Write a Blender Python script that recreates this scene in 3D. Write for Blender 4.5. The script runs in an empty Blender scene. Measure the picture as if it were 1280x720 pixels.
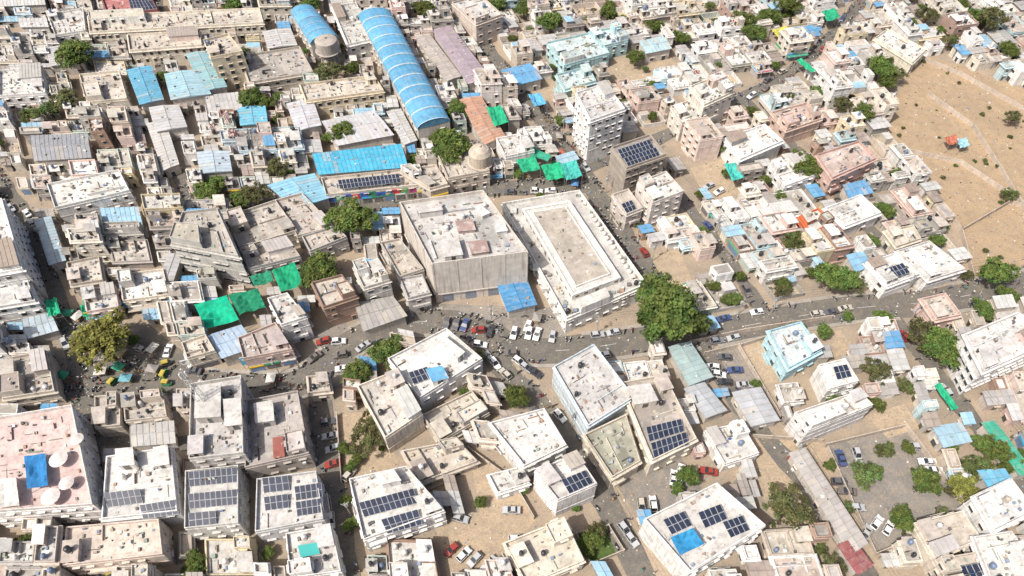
import bpy, math, random
import numpy as np
from mathutils import Vector
R=random.Random(11)
H=159.0; TH=math.radians(52.5); FP=880.0; HS=.80
sT,cT=math.sin(TH),math.cos(TH)
def U(x,y,h=0.0):
    a=(x-640)/FP; b=(360-y)/FP
    t=(H-h)/(sT-b*cT)
    return (a*t,(cT+b*sT)*t)
def mpp(x,y,h=0.0):
    b=(360-y)/FP
    return ((H-h)/(sT-b*cT))/FP
sc=bpy.context.scene
COL=sc.collection
# ------------------------------------------------------------ materials
def newmat(name):
    m=bpy.data.materials.new(name); m.use_nodes=True
    nt=m.node_tree; b=nt.nodes['Principled BSDF']
    return m,nt,b
def N(nt,t,**k):
    n=nt.nodes.new(t)
    for a,v in k.items(): setattr(n,a,v)
    return n
def L(nt,a,b): nt.links.new(a,b)
def noise(nt,vec,scale,detail=4,rough=.6):
    n=N(nt,'ShaderNodeTexNoise'); n.inputs['Scale'].default_value=scale
    n.inputs['Detail'].default_value=detail; n.inputs['Roughness'].default_value=rough
    L(nt,vec,n.inputs['Vector']); return n.outputs['Fac']
def mrange(nt,val,a,b,c,d):
    n=N(nt,'ShaderNodeMapRange'); L(nt,val,n.inputs[0])
    for i,v in zip((1,2,3,4),(a,b,c,d)): n.inputs[i].default_value=v
    return n.outputs[0]
def mixc(nt,mode,fac,a,b):
    n=N(nt,'ShaderNodeMix',data_type='RGBA',blend_type=mode)
    for s,v in ((n.inputs[0],fac),(n.inputs[6],a),(n.inputs[7],b)):
        if isinstance(v,(int,float)): s.default_value=v
        elif isinstance(v,tuple): s.default_value=v if len(v)==4 else v+(1,)
        else: L(nt,v,s)
    return n.outputs[2]
def N2G(nt,val):
    n=N(nt,'ShaderNodeCombineColor')
    for i in range(3): L(nt,val,n.inputs[i])
    return n.outputs[0]
def attr_mat(name,rough=.85,kind='wall',metal=0.0,spec=.3):
    m,nt,b=newmat(name)
    at=N(nt,'ShaderNodeAttribute',attribute_name='Col'); c=at.outputs['Color']
    g=N(nt,'ShaderNodeNewGeometry'); P=g.outputs['Position']
    if kind=='wall':
        n1=noise(nt,P,.45,4); c=mixc(nt,'MULTIPLY',1.0,c,N2G(nt,mrange(nt,n1,.3,.7,.76,1.06)))
        mp=N(nt,'ShaderNodeMapping'); mp.inputs['Scale'].default_value=(1.6,1.6,.13); L(nt,P,mp.inputs[0])
        n2=noise(nt,mp.outputs[0],1.0,3); c=mixc(nt,'MIX',mrange(nt,n2,.49,.74,0,.65),c,(.23,.195,.16))
    elif kind=='roof':
        n1=noise(nt,P,.2,5,.65); c=mixc(nt,'MULTIPLY',1.0,c,N2G(nt,mrange(nt,n1,.3,.7,.66,1.16)))
        n2=noise(nt,P,1.1,5,.72); c=mixc(nt,'MIX',mrange(nt,n2,.48,.68,0,.65),c,(.20,.17,.14))
        n3=noise(nt,P,.55,3,.5); c=mixc(nt,'MIX',mrange(nt,n3,.57,.68,0,.4),c,(.62,.595,.55))
    elif kind=='metal':
        n1=noise(nt,P,.5,4); c=mixc(nt,'MULTIPLY',1.0,c,N2G(nt,mrange(nt,n1,.3,.7,.8,1.1)))
        n2=noise(nt,P,.9,5,.7); c=mixc(nt,'MIX',mrange(nt,n2,.48,.72,0,.5),c,(.38,.34,.30))
    elif kind=='cloth':
        n1=noise(nt,P,.9,3); c=mixc(nt,'MULTIPLY',1.0,c,N2G(nt,mrange(nt,n1,.3,.7,.75,1.1)))
    elif kind=='leaf':
        oi=N(nt,'ShaderNodeObjectInfo')
        hs=N(nt,'ShaderNodeHueSaturation'); L(nt,c,hs.inputs['Color'])
        L(nt,mrange(nt,oi.outputs['Random'],0,1,.475,.515),hs.inputs['Hue'])
        L(nt,mrange(nt,oi.outputs['Random'],0,1,.8,1.3),hs.inputs['Value']); c=hs.outputs[0]
    L(nt,c,b.inputs['Base Color']); b.inputs['Roughness'].default_value=rough
    b.inputs['Metallic'].default_value=metal; b.inputs['Specular IOR Level'].default_value=spec
    if kind=='leaf':
        tr=N(nt,'ShaderNodeBsdfTranslucent'); L(nt,c,tr.inputs[0]); mx=N(nt,'ShaderNodeMixShader'); mx.inputs[0].default_value=.3
        L(nt,b.outputs[0],mx.inputs[1]); L(nt,tr.outputs[0],mx.inputs[2]); L(nt,mx.outputs[0],nt.nodes['Material Output'].inputs['Surface'])
    return m
MATS=[attr_mat('plaster_wall',.9,'wall'),attr_mat('roof_terrace',.9,'roof'),attr_mat('sheet_metal',.55,'metal',.0,.35),
      attr_mat('dark_glass',.12,'plain',0,.6),attr_mat('painted',.4,'plain',0,.5),attr_mat('cloth',.95,'cloth',0,.1),
      attr_mat('leaf',.7,'leaf',0,.2),attr_mat('solar_cell',.25,'plain',0,.4)]
WALL,ROOF,METAL,GLASS,PAINT,CLOTH,LEAF,SOLAR=range(8)
def ground_mat(name,c1,c2,c3,s=1.0,spk=.5):
    m,nt,b=newmat(name); g=N(nt,'ShaderNodeNewGeometry'); P=g.outputs['Position']
    n1=noise(nt,P,.035*s,5,.65); c=mixc(nt,'MIX',mrange(nt,n1,.38,.62,0,1),c1,c2)
    n2=noise(nt,P,.25*s,5,.7); c=mixc(nt,'MIX',mrange(nt,n2,.45,.7,0,.75),c,c3)
    n3=noise(nt,P,2.2,3,.7); c=mixc(nt,'MULTIPLY',spk,c,N2G(nt,mrange(nt,n3,.3,.7,.5,1.2)))
    L(nt,c,b.inputs['Base Color']); b.inputs['Roughness'].default_value=.95; b.inputs['Specular IOR Level'].default_value=.15
    return m
M_SAND=ground_mat('dusty_ground',(.35,.28,.21),(.27,.23,.185),(.40,.32,.235))
M_FIELD=ground_mat('sandy_field',(.42,.31,.20),(.36,.27,.18),(.28,.215,.15),1.6,.6)
M_YARD=ground_mat('sandy_yard',(.45,.35,.245),(.38,.30,.215),(.27,.225,.175),2,.6)
M_ASPH=ground_mat('dusty_asphalt',(.13,.122,.112),(.165,.152,.132),(.225,.195,.155),2,.5)
M_PARK=ground_mat('worn_concrete_yard',(.26,.24,.215),(.20,.185,.17),(.35,.29,.225),2,.5)
M_LAWN=ground_mat('lawn_grass',(.06,.12,.03),(.09,.14,.04),(.14,.14,.06),4,.8)
# ------------------------------------------------------------ mesh builder
class MB:
    def __init__(s): s.v=[];s.f=[];s.m=[];s.c=[]
    def face(s,pts,mat,col):
        n=len(s.v); s.v.extend(pts); s.f.append(tuple(range(n,n+len(pts)))); s.m.append(mat); s.c.append(col)
    def prism(s,poly,z0,z1,mat,col,tmat=None,tcol=None,bottom=False):
        n=len(s.v); k=len(poly)
        s.v.extend([(p[0],p[1],z0) for p in poly]); s.v.extend([(p[0],p[1],z1) for p in poly])
        for i in range(k):
            j=(i+1)%k; s.f.append((n+i,n+j,n+k+j,n+k+i)); s.m.append(mat); s.c.append(col)
        s.f.append(tuple(range(n+k,n+2*k))); s.m.append(mat if tmat is None else tmat); s.c.append(tcol or col)
        if bottom: s.f.append(tuple(range(n+k-1,n-1,-1))); s.m.append(mat); s.c.append(col)
    def ring(s,pts_list,mat,col,cap=True):
        n=len(s.v); k=len(pts_list[0])
        for r in pts_list: s.v.extend(r)
        for a in range(len(pts_list)-1):
            for i in range(k):
                j=(i+1)%k; s.f.append((n+a*k+i,n+a*k+j,n+(a+1)*k+j,n+(a+1)*k+i)); s.m.append(mat); s.c.append(col)
        if cap:
            b=n+(len(pts_list)-1)*k; s.f.append(tuple(range(b,b+k))); s.m.append(mat); s.c.append(col)
    def parapet(s,P,I,z,zt,col):
        s.ring([[(q[0],q[1],z) for q in P],[(q[0],q[1],zt) for q in P],[(q[0],q[1],zt) for q in I],[(q[0],q[1],z) for q in I]],WALL,col,False)
    def cyl(s,x,y,z0,z1,r,mat,col,k=10,r1=None,dome=0):
        if r1 is None: r1=r
        f=lambda rr,z:[(x+rr*math.cos(6.2832*i/k),y+rr*math.sin(6.2832*i/k),z) for i in range(k)]
        rg=[f(r,z0),f(r1,z1)]
        if dome: rg+= [f(r1*.75,z1+dome*.6),f(r1*.3,z1+dome)]
        s.ring(rg,mat,col)
    def tube(s,a,b,ra,rb,mat,col,k=6):
        a=Vector(a);b=Vector(b); d=(b-a).normalized(); u=d.orthogonal().normalized(); w=d.cross(u)
        f=lambda p,r:[tuple(p+u*r*math.cos(6.2832*i/k)+w*r*math.sin(6.2832*i/k)) for i in range(k)]
        s.ring([f(a,ra),f(b,rb)],mat,col)
    def mesh(s,name):
        me=bpy.data.meshes.new(name); me.from_pydata(s.v,[],s.f)
        for m in MATS: me.materials.append(m)
        me.polygons.foreach_set('material_index',s.m)
        ca=me.color_attributes.new(name='Col',type='FLOAT_COLOR',domain='CORNER')
        arr=[]
        for f,c in zip(s.f,s.c): arr.extend((c[0],c[1],c[2],1.0)*len(f))
        ca.data.foreach_set('color',arr); me.update(); return me
    def obj(s,name):
        o=bpy.data.objects.new(name,s.mesh(name)); COL.objects.link(o); return o
def inst(me,name,x,y,z=0,rot=0,s=1.0):
    o=bpy.data.objects.new(name,me); COL.objects.link(o)
    o.location=(x,y,z); o.rotation_euler=(0,0,rot); o.scale=(s,s,s) if not isinstance(s,tuple) else s
    return o
# ------------------------------------------------------------ polygon helpers
def area(p): return .5*sum(p[i][0]*p[(i+1)%len(p)][1]-p[(i+1)%len(p)][0]*p[i][1] for i in range(len(p)))
def norm4(p):
    p=[tuple(q) for q in p]
    if area(p)<0: p=p[::-1]
    k=len(p); best=0;bs=1e9
    for i in range(k):
        j=(i+1)%k; dx=p[j][0]-p[i][0]; dy=p[j][1]-p[i][1]; l=math.hypot(dx,dy) or 1
        ny=-dx/l
        if ny<bs: bs=ny;best=i
    return p[best:]+p[:best]
def inset(p,d):
    k=len(p); out=[]; ln=[]
    for i in range(k):
        a=p[i];b=p[(i+1)%k]; dx=b[0]-a[0];dy=b[1]-a[1]; l=math.hypot(dx,dy) or 1e-6
        nx,ny=-dy/l,dx/l; ln.append((a[0]+nx*d,a[1]+ny*d,dx/l,dy/l))
    for i in range(k):
        x1,y1,a1,b1=ln[i-1]; x2,y2,a2,b2=ln[i]
        det=a1*b2-b1*a2
        if abs(det)<1e-3: out.append((x2,y2)); continue
        t=((x2-x1)*b2-(y2-y1)*a2)/det; out.append((x1+a1*t,y1+b1*t))
    return out
def bil(p,u,v):
    a,b,c,d=p[:4]
    return ((a[0]*(1-u)+b[0]*u)*(1-v)+(d[0]*(1-u)+c[0]*u)*v,(a[1]*(1-u)+b[1]*u)*(1-v)+(d[1]*(1-u)+c[1]*u)*v)
def sub(p,u0,v0,u1,v1): return [bil(p,u0,v0),bil(p,u1,v0),bil(p,u1,v1),bil(p,u0,v1)]
def dist(a,b): return math.hypot(a[0]-b[0],a[1]-b[1])
def dims(p): return (dist(p[0],p[1])+dist(p[3],p[2]))/2,(dist(p[1],p[2])+dist(p[0],p[3]))/2
def sq(x,y,a,b=None):
    b=b or a; return [(x-a,y-b),(x+a,y-b),(x+a,y+b),(x-a,y+b)]
def wbox(mb,A,t,n,s0,s1,z0,z1,d0,d1,mat,col,bottom=False):
    q=lambda s,d:(A[0]+t[0]*s+n[0]*d,A[1]+t[1]*s+n[1]*d)
    mb.prism([q(s0,d1),q(s1,d1),q(s1,d0),q(s0,d0)],z0,z1,mat,col,bottom=bottom)
def jit(c,a=.06,r=R):
    k=1+r.uniform(-a,a)*1.6; return tuple(min(.8,max(.01,x*k+r.uniform(-a,a)*.08)) for x in c)
# ------------------------------------------------------------ palettes
WC=[(.72,.705,.675)]*4+[(.65,.60,.52)]*4+[(.57,.50,.43)]*4+[(.45,.43,.40)]*4+[(.35,.325,.295)]*3+[(.60,.46,.41),(.63,.51,.46),(.45,.55,.60),(.33,.22,.17),(.62,.54,.37),(.62,.58,.55),(.48,.54,.49)]
RC=[(.47,.455,.43)]*4+[(.52,.48,.43)]*4+[(.38,.352,.315)]*4+[(.61,.595,.57)]*4+[(.44,.385,.325)]*3+[(.70,.69,.665)]*2+[(.30,.28,.255)]*2+[(.46,.37,.32),(.53,.46,.41)]
SIGN=[(.6,.05,.05),(.05,.15,.5),(.7,.7,.67),(.65,.45,.05),(.05,.3,.15),(.6,.6,.57),(.5,.08,.2),(.08,.35,.55)]
BLUE=(.11,.31,.52); LBLUE=(.29,.47,.60)
JUNK=[(.60,.59,.56),(.3,.28,.25),(.22,.28,.38),(.38,.25,.18),(.66,.65,.62),(.10,.10,.10),(.28,.33,.28),(.48,.41,.32),(.36,.3,.25),(.18,.16,.15)]
# ------------------------------------------------------------ roof parts
def solar(mb,q,z,r=R):
    q=norm4(q); lu,lv=dims(q); nu=max(1,int(lu/1.15))
    rows=max(1,int((lv+.7)/3.9)) if lv>3 else 1
    rd=lv/rows
    for i in range(rows):
        v0=i/rows; v1=v0+(min(3.3,rd-.55 if rows>1 else rd))/lv
        z0=z+.35; z1=z0+(v1-v0)*lv*.24
        for h in range(2):
            va=v0+(v1-v0)*(h*.5+.01); vb=v0+(v1-v0)*(h*.5+.49)
            za=z0+(z1-z0)*h*.5; zb=za+(z1-z0)*.49
            for k in range(nu):
                ua=(k+.02)/nu; ub=(k+.98)/nu
                P=sub(q,ua,va,ub,vb); Z=(za,za,zb,zb)
                mb.face([(P[j][0],P[j][1],Z[j]) for j in range(4)],PAINT,(.42,.44,.47))
                I=sub(q,ua+.045/nu,va+(vb-va)*.025,ub-.045/nu,vb-(vb-va)*.025)
                cc=r.uniform(.8,1.3)
                mb.face([(I[j][0],I[j][1],Z[j]+.025) for j in range(4)],SOLAR,(.026*cc,.033*cc,.056*cc))
        for u in (.02,.35,.65,.98):
            a=bil(q,u,v1-.01); mb.cyl(a[0],a[1],z,z1-.03,.06,METAL,(.5,.5,.5),5)
            a=bil(q,u,v0+.01); mb.cyl(a[0],a[1],z,z0-.03,.06,METAL,(.5,.5,.5),5)
def tank(mb,x,y,z,r=R):
    c=r.choice([(.03,.03,.035)]*4+[(.6,.59,.57)]*3+[(.4,.36,.3),(.15,.2,.3)]); rr=r.uniform(.42,.68); h=r.uniform(.9,1.35)
    mb.prism(sq(x,y,rr),z,z+.25,WALL,(.4,.38,.35))
    mb.cyl(x,y,z+.25,z+.25+h,rr,PAINT,c,12,None,.35); mb.cyl(x,y,z+.25+h+.3,z+.25+h+.42,.2,PAINT,c,8)
def windows(mb,poly,z0,nfl,fh,wall,r=R,dens=1,shop=False,ww=None,cj=True,bal=True):
    k=len(poly); ww=ww or r.uniform(.9,1.5); wh=r.uniform(1.0,1.4)
    gc=r.choice([(.05,.055,.06),(.07,.06,.05),(.04,.06,.07)])
    fcx=r.choice([(.6,.59,.56),(.3,.22,.15),(.45,.44,.42)])
    for i in range(k):
        A=poly[i];B=poly[(i+1)%k]; l=dist(A,B)
        if l<2.2: continue
        if r.random()<.2 and not shop: continue
        t=((B[0]-A[0])/l,(B[1]-A[1])/l); n=(t[1],-t[0])
        cnt=max(1,int((l-.8)/(3.1/dens))); sp=l/cnt
        for f in range(nfl):
            zb=z0+f*fh
            if f==0 and shop:
                for c in range(cnt):
                    s=(c+.5)*sp; w=sp*.4
                    wbox(mb,A,t,n,s-w,s+w,.15,2.1,0,.05,METAL,jit(r.choice([(.15,.25,.4),(.4,.4,.4),(.12,.12,.12),(.3,.35,.33)]),.1,r))
                    if r.random()<.8: wbox(mb,A,t,n,s-sp*.47,s+sp*.47,2.3,2.75+r.uniform(0,.3),0,r.uniform(.12,.3),PAINT,jit(r.choice(SIGN)))
                if r.random()<.5: wbox(mb,A,t,n,.2,l-.2,2.15,2.23,0,r.uniform(1,1.8),METAL,r.choice([(.5,.5,.5),(.2,.36,.5),(.4,.35,.3),(.06,.3,.2)]))
                continue
            if bal and r.random()<.2 and l>4:
                s0=r.uniform(.3,l*.3); s1=min(l-.3,s0+r.uniform(3,6))
                wbox(mb,A,t,n,s0,s1,zb-.06,zb+.08,0,1.1,WALL,wall,True); wbox(mb,A,t,n,s0,s1,zb+.08,zb+.95,1.0,1.1,WALL,jit(wall,.08,r))
            for c in range(cnt):
                if r.random()<.22: continue
                s=(c+.5)*sp+r.uniform(-.25,.25); zz=zb+(.9 if not(f==0 and c==cnt//2) else .1)
                zt=min(zb+.9+wh,z0+nfl*fh-.3)
                if zt-zz<.3: continue
                wbox(mb,A,t,n,s-ww/2-.08,s+ww/2+.08,zz-.08,zt+.08,0,.04,PAINT,fcx)
                wbox(mb,A,t,n,s-ww/2,s+ww/2,zz,zt,.0,.055,GLASS,gc)
                if cj: wbox(mb,A,t,n,s-ww/2-.25,s+ww/2+.25,zt+.12,zt+.2,0,.45,WALL,wall)
                if r.random()<.06: wbox(mb,A,t,n,s-.4,s+.4,zz-.75,zz-.2,.05,.45,PAINT,(.6,.6,.58))
def building(poly,h,wall,roof,name='concrete_house',ph=.9,dens=1,clutter=1.0,shop=False,feats=(),r=R,fh=2.9,bal=True,cj=True,ww=None,tanks=None):
    mb=MB(); P=norm4(poly); lu,lv=dims(P)
    nfl=max(1,int(round(h/fh))); fh=h/nfl
    pc=jit(wall,.07,r); I=inset(P,.22)
    mb.prism(P,0,h+.001,WALL,wall,ROOF,roof)
    mb.parapet(P,I,h+.001,h+ph,pc)
    if dens>0 or nfl<2:
        O=inset(P,-r.choice([.1,.12,.35,.5])); mb.prism(O,h-.2,h-.04,WALL,jit(wall,.05,r),bottom=True)
        O=inset(P,-.09)
        for f in range(1,nfl):
            if r.random()<.7: mb.prism(O,f*fh-.12,f*fh+.03,WALL,jit(wall,.1,r))
    if dens>0: windows(mb,P,0,nfl,fh,wall,r,dens,shop,ww,cj,bal)
    occ=[]
    def free(u0,v0,u1,v1):
        for a in occ:
            if u0<a[2] and u1>a[0] and v0<a[3] and v1>a[1]: return False
        return True
    def reg(poly):
        us=[];vs=[]
        A,B,D=P[0],P[1],P[3]; ax,ay=B[0]-A[0],B[1]-A[1]; bx,by=D[0]-A[0],D[1]-A[1]; det=ax*by-ay*bx
        for p in poly:
            x,y=p[0]-A[0],p[1]-A[1]; us.append((x*by-y*bx)/det); vs.append((ax*y-ay*x)/det)
        occ.append((min(us)-.01,min(vs)-.01,max(us)+.01,max(vs)+.01))
    for f in feats:
        if f[0]=='solar':
            q=[U(x,y,h+.7) for x,y in f[1]]; solar(mb,q,h+.06,r); reg(q)
        elif f[0]=='box':
            q=norm4([U(x,y,h+f[2]) for x,y in f[1]]); mb.prism(q,h+.002,h+f[2],WALL,f[3],f[5] if len(f)>5 else ROOF,f[4]); reg(q)
            if f[2]>2: windows(mb,q,h,1,f[2],f[3],r,1,False,None,False,False)
            if f[2]>1: mb.prism(inset(q,-.2),h+f[2]+.003,h+f[2]+.12,WALL,f[3],ROOF,f[4])
        elif f[0]=='tarp':
            q=[U(x,y,h+f[3]) for x,y in f[1]]; tarpmesh(mb,norm4(q),h+f[3],f[2],r,base=h); reg(q)
    for k in range(r.choice([0,1,2,3])):
        w=r.uniform(.2,.6);d=r.uniform(.2,.6);u=r.uniform(.03,.97-w);v=r.uniform(.03,.97-d); g=r.uniform(.72,1.2)
        mb.prism(sub(P,u,v,u+w,v+d),h+.0015,h+.012+k*.009,ROOF,jit(tuple(x*g for x in roof),.03,r))
    if clutter>0 and min(lu,lv)>3.5:
        if r.random()<.75*min(1,clutter):
            w=min(.45,2.8/lu); d=min(.5,4.2/lv)
            for _ in range(4):
                u=r.choice([.03,.97-w]); v=r.choice([.04,.96-d,r.uniform(.05,.9-d)])
                if not free(u,v,u+w,v+d): continue
                q=sub(P,u,v,u+w,v+d); hh=r.uniform(2.0,2.3); mb.prism(q,h+.002,h+hh,WALL,wall,ROOF,jit(roof,.1,r))
                mb.prism(inset(q,-.3),h+hh,h+hh+.13,WALL,jit(wall,.05,r),ROOF,jit(roof,.12,r),True)
                A,B=q[0],q[1]; l=dist(A,B); t=((B[0]-A[0])/l,(B[1]-A[1])/l); wbox(mb,A,t,(t[1],-t[0]),l*.25,l*.25+.9,h+.05,h+1.9,0,.04,GLASS,(.06,.04,.03))
                occ.append((u,v,u+w,v+d))
                if r.random()<.35: c=bil(q,.5,.5); tank(mb,c[0],c[1],h+hh+.13,r)
                break
        for _p in range(2):
            if r.random()<(.5 if _p==0 else .22)*min(1,clutter) and lu*lv>45:
                for _ in range(6):
                    w=r.uniform(.22,.5);d=r.uniform(.28,.55);u=r.choice([.02,.98-w]);v=r.choice([.02,.98-d])
                    if free(u,v,u+w,v+d):
                        q=sub(P,u,v,u+w,v+d); hh=r.uniform(2.3,2.8); wc=jit(r.choice([wall,wall,r.choice(WC)]),.05,r)
                        if r.random()<.35:
                            mc=jit(r.choice([BLUE,LBLUE,(.5,.5,.48),(.42,.4,.38),(.38,.34,.3),(.3,.24,.2),(.42,.4,.38)]),.06,r)
                            mb.prism(q,h+.002,h+hh-.4,WALL,wc); q2=inset(q,-.25); mb.prism(q2,h+hh-.4,h+hh-.3,METAL,mc,METAL,mc,True)
                            nr=max(2,int(dims(q2)[0]/1.0))
                            for e in range(1,nr): mb.prism(sub(q2,e/nr,.01,e/nr+.06/dims(q2)[0],.99),h+hh-.3,h+hh-.22,METAL,tuple(x*.75 for x in mc))
                        else:
                            mb.prism(q,h+.002,h+hh,WALL,wc,ROOF,jit(roof,.18,r)); windows(mb,q,h,1,hh,wc,r,1,False,None,True,False)
                            mb.parapet(q,inset(q,.15),h+hh+.003,h+hh+.5,wc)
                            for _j in range(4):
                                c=bil(q,r.uniform(.15,.85),r.uniform(.15,.85)); mb.prism(sq(c[0],c[1],r.uniform(.1,.35),r.uniform(.1,.35)),h+hh+.002,h+hh+r.uniform(.1,.6),WALL,jit(r.choice(JUNK),.1,r))
                        occ.append((u,v,u+w,v+d)); break
        nt=tanks if tanks is not None else r.choice([0,1,1,1,2])
        for _ in range(nt):
            w=1.6/lu;d=1.6/lv
            for _t in range(5):
                u=r.uniform(.04,.94-w);v=r.uniform(.04,.94-d)
                if free(u,v,u+w,v+d):
                    c=bil(P,u+w/2,v+d/2); tank(mb,c[0],c[1],h,r); occ.append((u,v,u+w,v+d)); break
        for _w in range(3):
            if r.random()<.4:
                s=r.uniform(.2,.8); a,b=sorted((r.uniform(.03,.97),r.choice([.03,.97])))
                q=(s,a,s+.18/lu,b) if r.random()<.5 else (a,s,b,s+.18/lv)
                if free(*q): mb.prism(sub(P,*q),h+.002,h+r.uniform(.3,1.0),WALL,jit(wall,.08,r))
        for _ in range(int(clutter*lu*lv/4.5)+4):
            a=r.uniform(.12,.8);b=r.uniform(.12,.9); u=r.uniform(.04,.93);v=r.uniform(.04,.93)
            if r.random()<.18: a,b=r.choice([(r.uniform(1.5,3.5),.1),(.1,r.uniform(1.5,3.5))])
            if u+a/lu<.97 and v+b/lv<.97 and free(u,v,u+a/lu,v+b/lv):
                mb.prism(sub(P,u,v,u+a/lu,v+b/lv),h+.002,h+r.uniform(.07,.65),WALL,jit(r.choice(JUNK),.1,r))
        if r.random()<.3:
            u,v=r.uniform(.1,.9),r.uniform(.1,.9)
            if free(u,v,u+.01,v+.01): c=bil(P,u,v); mb.tube((c[0],c[1],h),(c[0],c[1],h+.8),.03,.03,METAL,(.4,.4,.4),4); mb.tube((c[0],c[1],h+.8),(c[0]+.12,c[1]-.1,h+.95),.08,.42,PAINT,(.62,.62,.6),10)
        if r.random()<.15 and lu*lv>60:
            for u in (.03,.35,.65,.94):
                for v in (.04,.5,.93):
                    if free(u,v,u+.05,v+.05): c=bil(P,u,v); mb.prism(sq(c[0],c[1],.15),h,h+1.3,WALL,(.42,.4,.37)); mb.cyl(c[0],c[1],h+1.3,h+2,.04,METAL,(.2,.1,.06),4)
        if not feats and r.random()<.015 and lu>7 and lv>7: solar(mb,sub(P,.15,.12,.75,.55),h+1.3,r)
        if r.random()<.12:
            u=r.uniform(.1,.4);v=r.uniform(.2,.8)
            for i in range(4):
                a=bil(P,u+i*.9/lu,v); mb.face([(a[0],a[1],h+.7),(a[0]+.6,a[1],h+.7),(a[0]+.6,a[1]+.1,h+1.6),(a[0],a[1]+.1,h+1.6)],CLOTH,jit(r.choice(JUNK+SIGN[:2]),.1))
    return mb.obj(name)
def tarpmesh(mb,q,z,col,r=R,base=0,n=6,amp=.35,poles=True):
    pts=[[None]*(n+1) for _ in range(n+1)]
    for i in range(n+1):
        for j in range(n+1):
            u,v=i/n,j/n; p=bil(q,u,v); zz=z+amp*(-math.sin(u*math.pi)*math.sin(v*math.pi)*1.2+r.uniform(-.5,.5)+.7*math.sin(u*9)*.5); pts[i][j]=(p[0],p[1],zz)
    for i in range(n):
        for j in range(n): mb.face([pts[i][j],pts[i+1][j],pts[i+1][j+1],pts[i][j+1]],CLOTH,jit(col,.08,r))
    if poles:
        for i,j in ((0,0),(n,0),(n,n),(0,n)): p=pts[i][j]; mb.cyl(p[0],p[1],base,p[2],.06,METAL,(.3,.3,.3),5)
def metal_hall(poly,h,col,wall=(.55,.51,.46),name='metal_roof_shed',pitch=.09,r=R,rib=1.3):
    mb=MB(); P=norm4(poly); lu,lv=dims(P)
    if lv>lu: P=P[1:]+P[:1]; lu,lv=lv,lu
    nf=max(1,int(h/3.0))
    mb.prism(P,0,h-.1,WALL,wall); windows(mb,P,0,nf,(h-.1)/nf,wall,r,.8,False,None,True,False)
    O=inset(P,-.5); rz=h+lv*pitch*.5
    a,b,c,d=O; m1=((b[0]+c[0])/2,(b[1]+c[1])/2); m0=((a[0]+d[0])/2,(a[1]+d[1])/2)
    Z=lambda p,z:(p[0],p[1],z); lp=lambda p,q,u:(p[0]*(1-u)+q[0]*u,p[1]*(1-u)+q[1]*u)
    for (e0,e1,sgn) in ((a,b,1),(d,c,-1)):
        n=max(2,int(lu/rib))
        for i in range(n):
            u0,u1=i/n,(i+1)/n
            A,B,C,D=lp(e0,e1,u0),lp(e0,e1,u1),lp(m0,m1,u1),lp(m0,m1,u0)
            f=[Z(A,h),Z(B,h),Z(C,rz),Z(D,rz)]
            if sgn<0: f=f[::-1]
            cc=jit(col,.045,r) if r.random()>.1 else jit((col[0]*.6+.18,col[1]*.6+.16,col[2]*.6+.13),.05,r)
            mb.face(f,METAL,cc)
            w=.07/lu; A2,D2=lp(e0,e1,u0+w*1.5),lp(m0,m1,u0+w*1.5)
            f=[Z(A,h+.08),Z(A2,h+.08),Z(D2,rz+.08),Z(D,rz+.08)]
            if sgn<0: f=f[::-1]
            mb.face(f,METAL,tuple(x*.72 for x in col))
    for (x,y) in ((b,c),(d,a)): mb.face([Z(x,h),Z(y,h),Z(((x[0]+y[0])/2,(x[1]+y[1])/2),rz)],METAL,col)
    mb.face([Z(a,h-.01),Z(d,h-.01),Z(c,h-.01),Z(b,h-.01)],METAL,(.3,.3,.3))
    mb.tube(Z(m0,rz+.05),Z(m1,rz+.05),.12,.12,METAL,tuple(x*.85 for x in col),6)
    for _ in range(int(lu*lv/22)):
        p=bil(O,r.uniform(.05,.95),r.uniform(.1,.9)); mb.prism(sq(p[0],p[1],r.uniform(.1,.4),r.uniform(.1,.4)),h,rz+.12,WALL,jit(r.choice(JUNK)))
    return mb.obj(name)
def vault(poly,h,rise,col,nseg,name='vaulted_market_hall',r=R):
    mb=MB(); P=norm4(poly); lu,lv=dims(P)
    if lv>lu: P=P[1:]+P[:1]
    mb.prism(P,0,h-.05,WALL,(.52,.48,.43)); windows(mb,P,0,2,h/2-.05,(.56,.52,.47),r,.7,False,None,True,False)
    K=10; O=inset(P,-.3)
    def pt(u,a,off=0):
        ang=math.pi*a/K; v=.5-.5*math.cos(ang); p=bil(O,u,v); return (p[0],p[1],h+(rise+off)*math.sin(ang)+off*.3)
    for s in range(nseg):
        u0=(s+.03)/nseg; u1=(s+.97)/nseg; sub_=4; sb=r.uniform(.88,1.12)
        for q in range(sub_):
            a0=u0+(u1-u0)*q/sub_; a1=u0+(u1-u0)*(q+1)/sub_; cc=jit(tuple(x*sb for x in col),.05,r)
            for a in range(K): mb.face([pt(a0,a),pt(a1,a),pt(a1,a+1),pt(a0,a+1)],METAL,cc)
        for a in range(K): mb.face([pt(u1,a,-.25),pt((s+1.03)/nseg,a,-.25),pt((s+1.03)/nseg,a+1,-.25),pt(u1,a+1,-.25)],METAL,(.48,.58,.64))
        for uu in (u0,u1):
            mb.face([pt(uu,a) for a in range(K+1)],METAL,(col[0]*.7,col[1]*.7,col[2]*.7))
            for a in range(K): mb.face([pt(uu-.0022,a,.12),pt(uu+.0022,a,.12),pt(uu+.0022,a+1,.12),pt(uu-.0022,a+1,.12)],METAL,(.45,.56,.63))
    return mb.obj(name)
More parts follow.
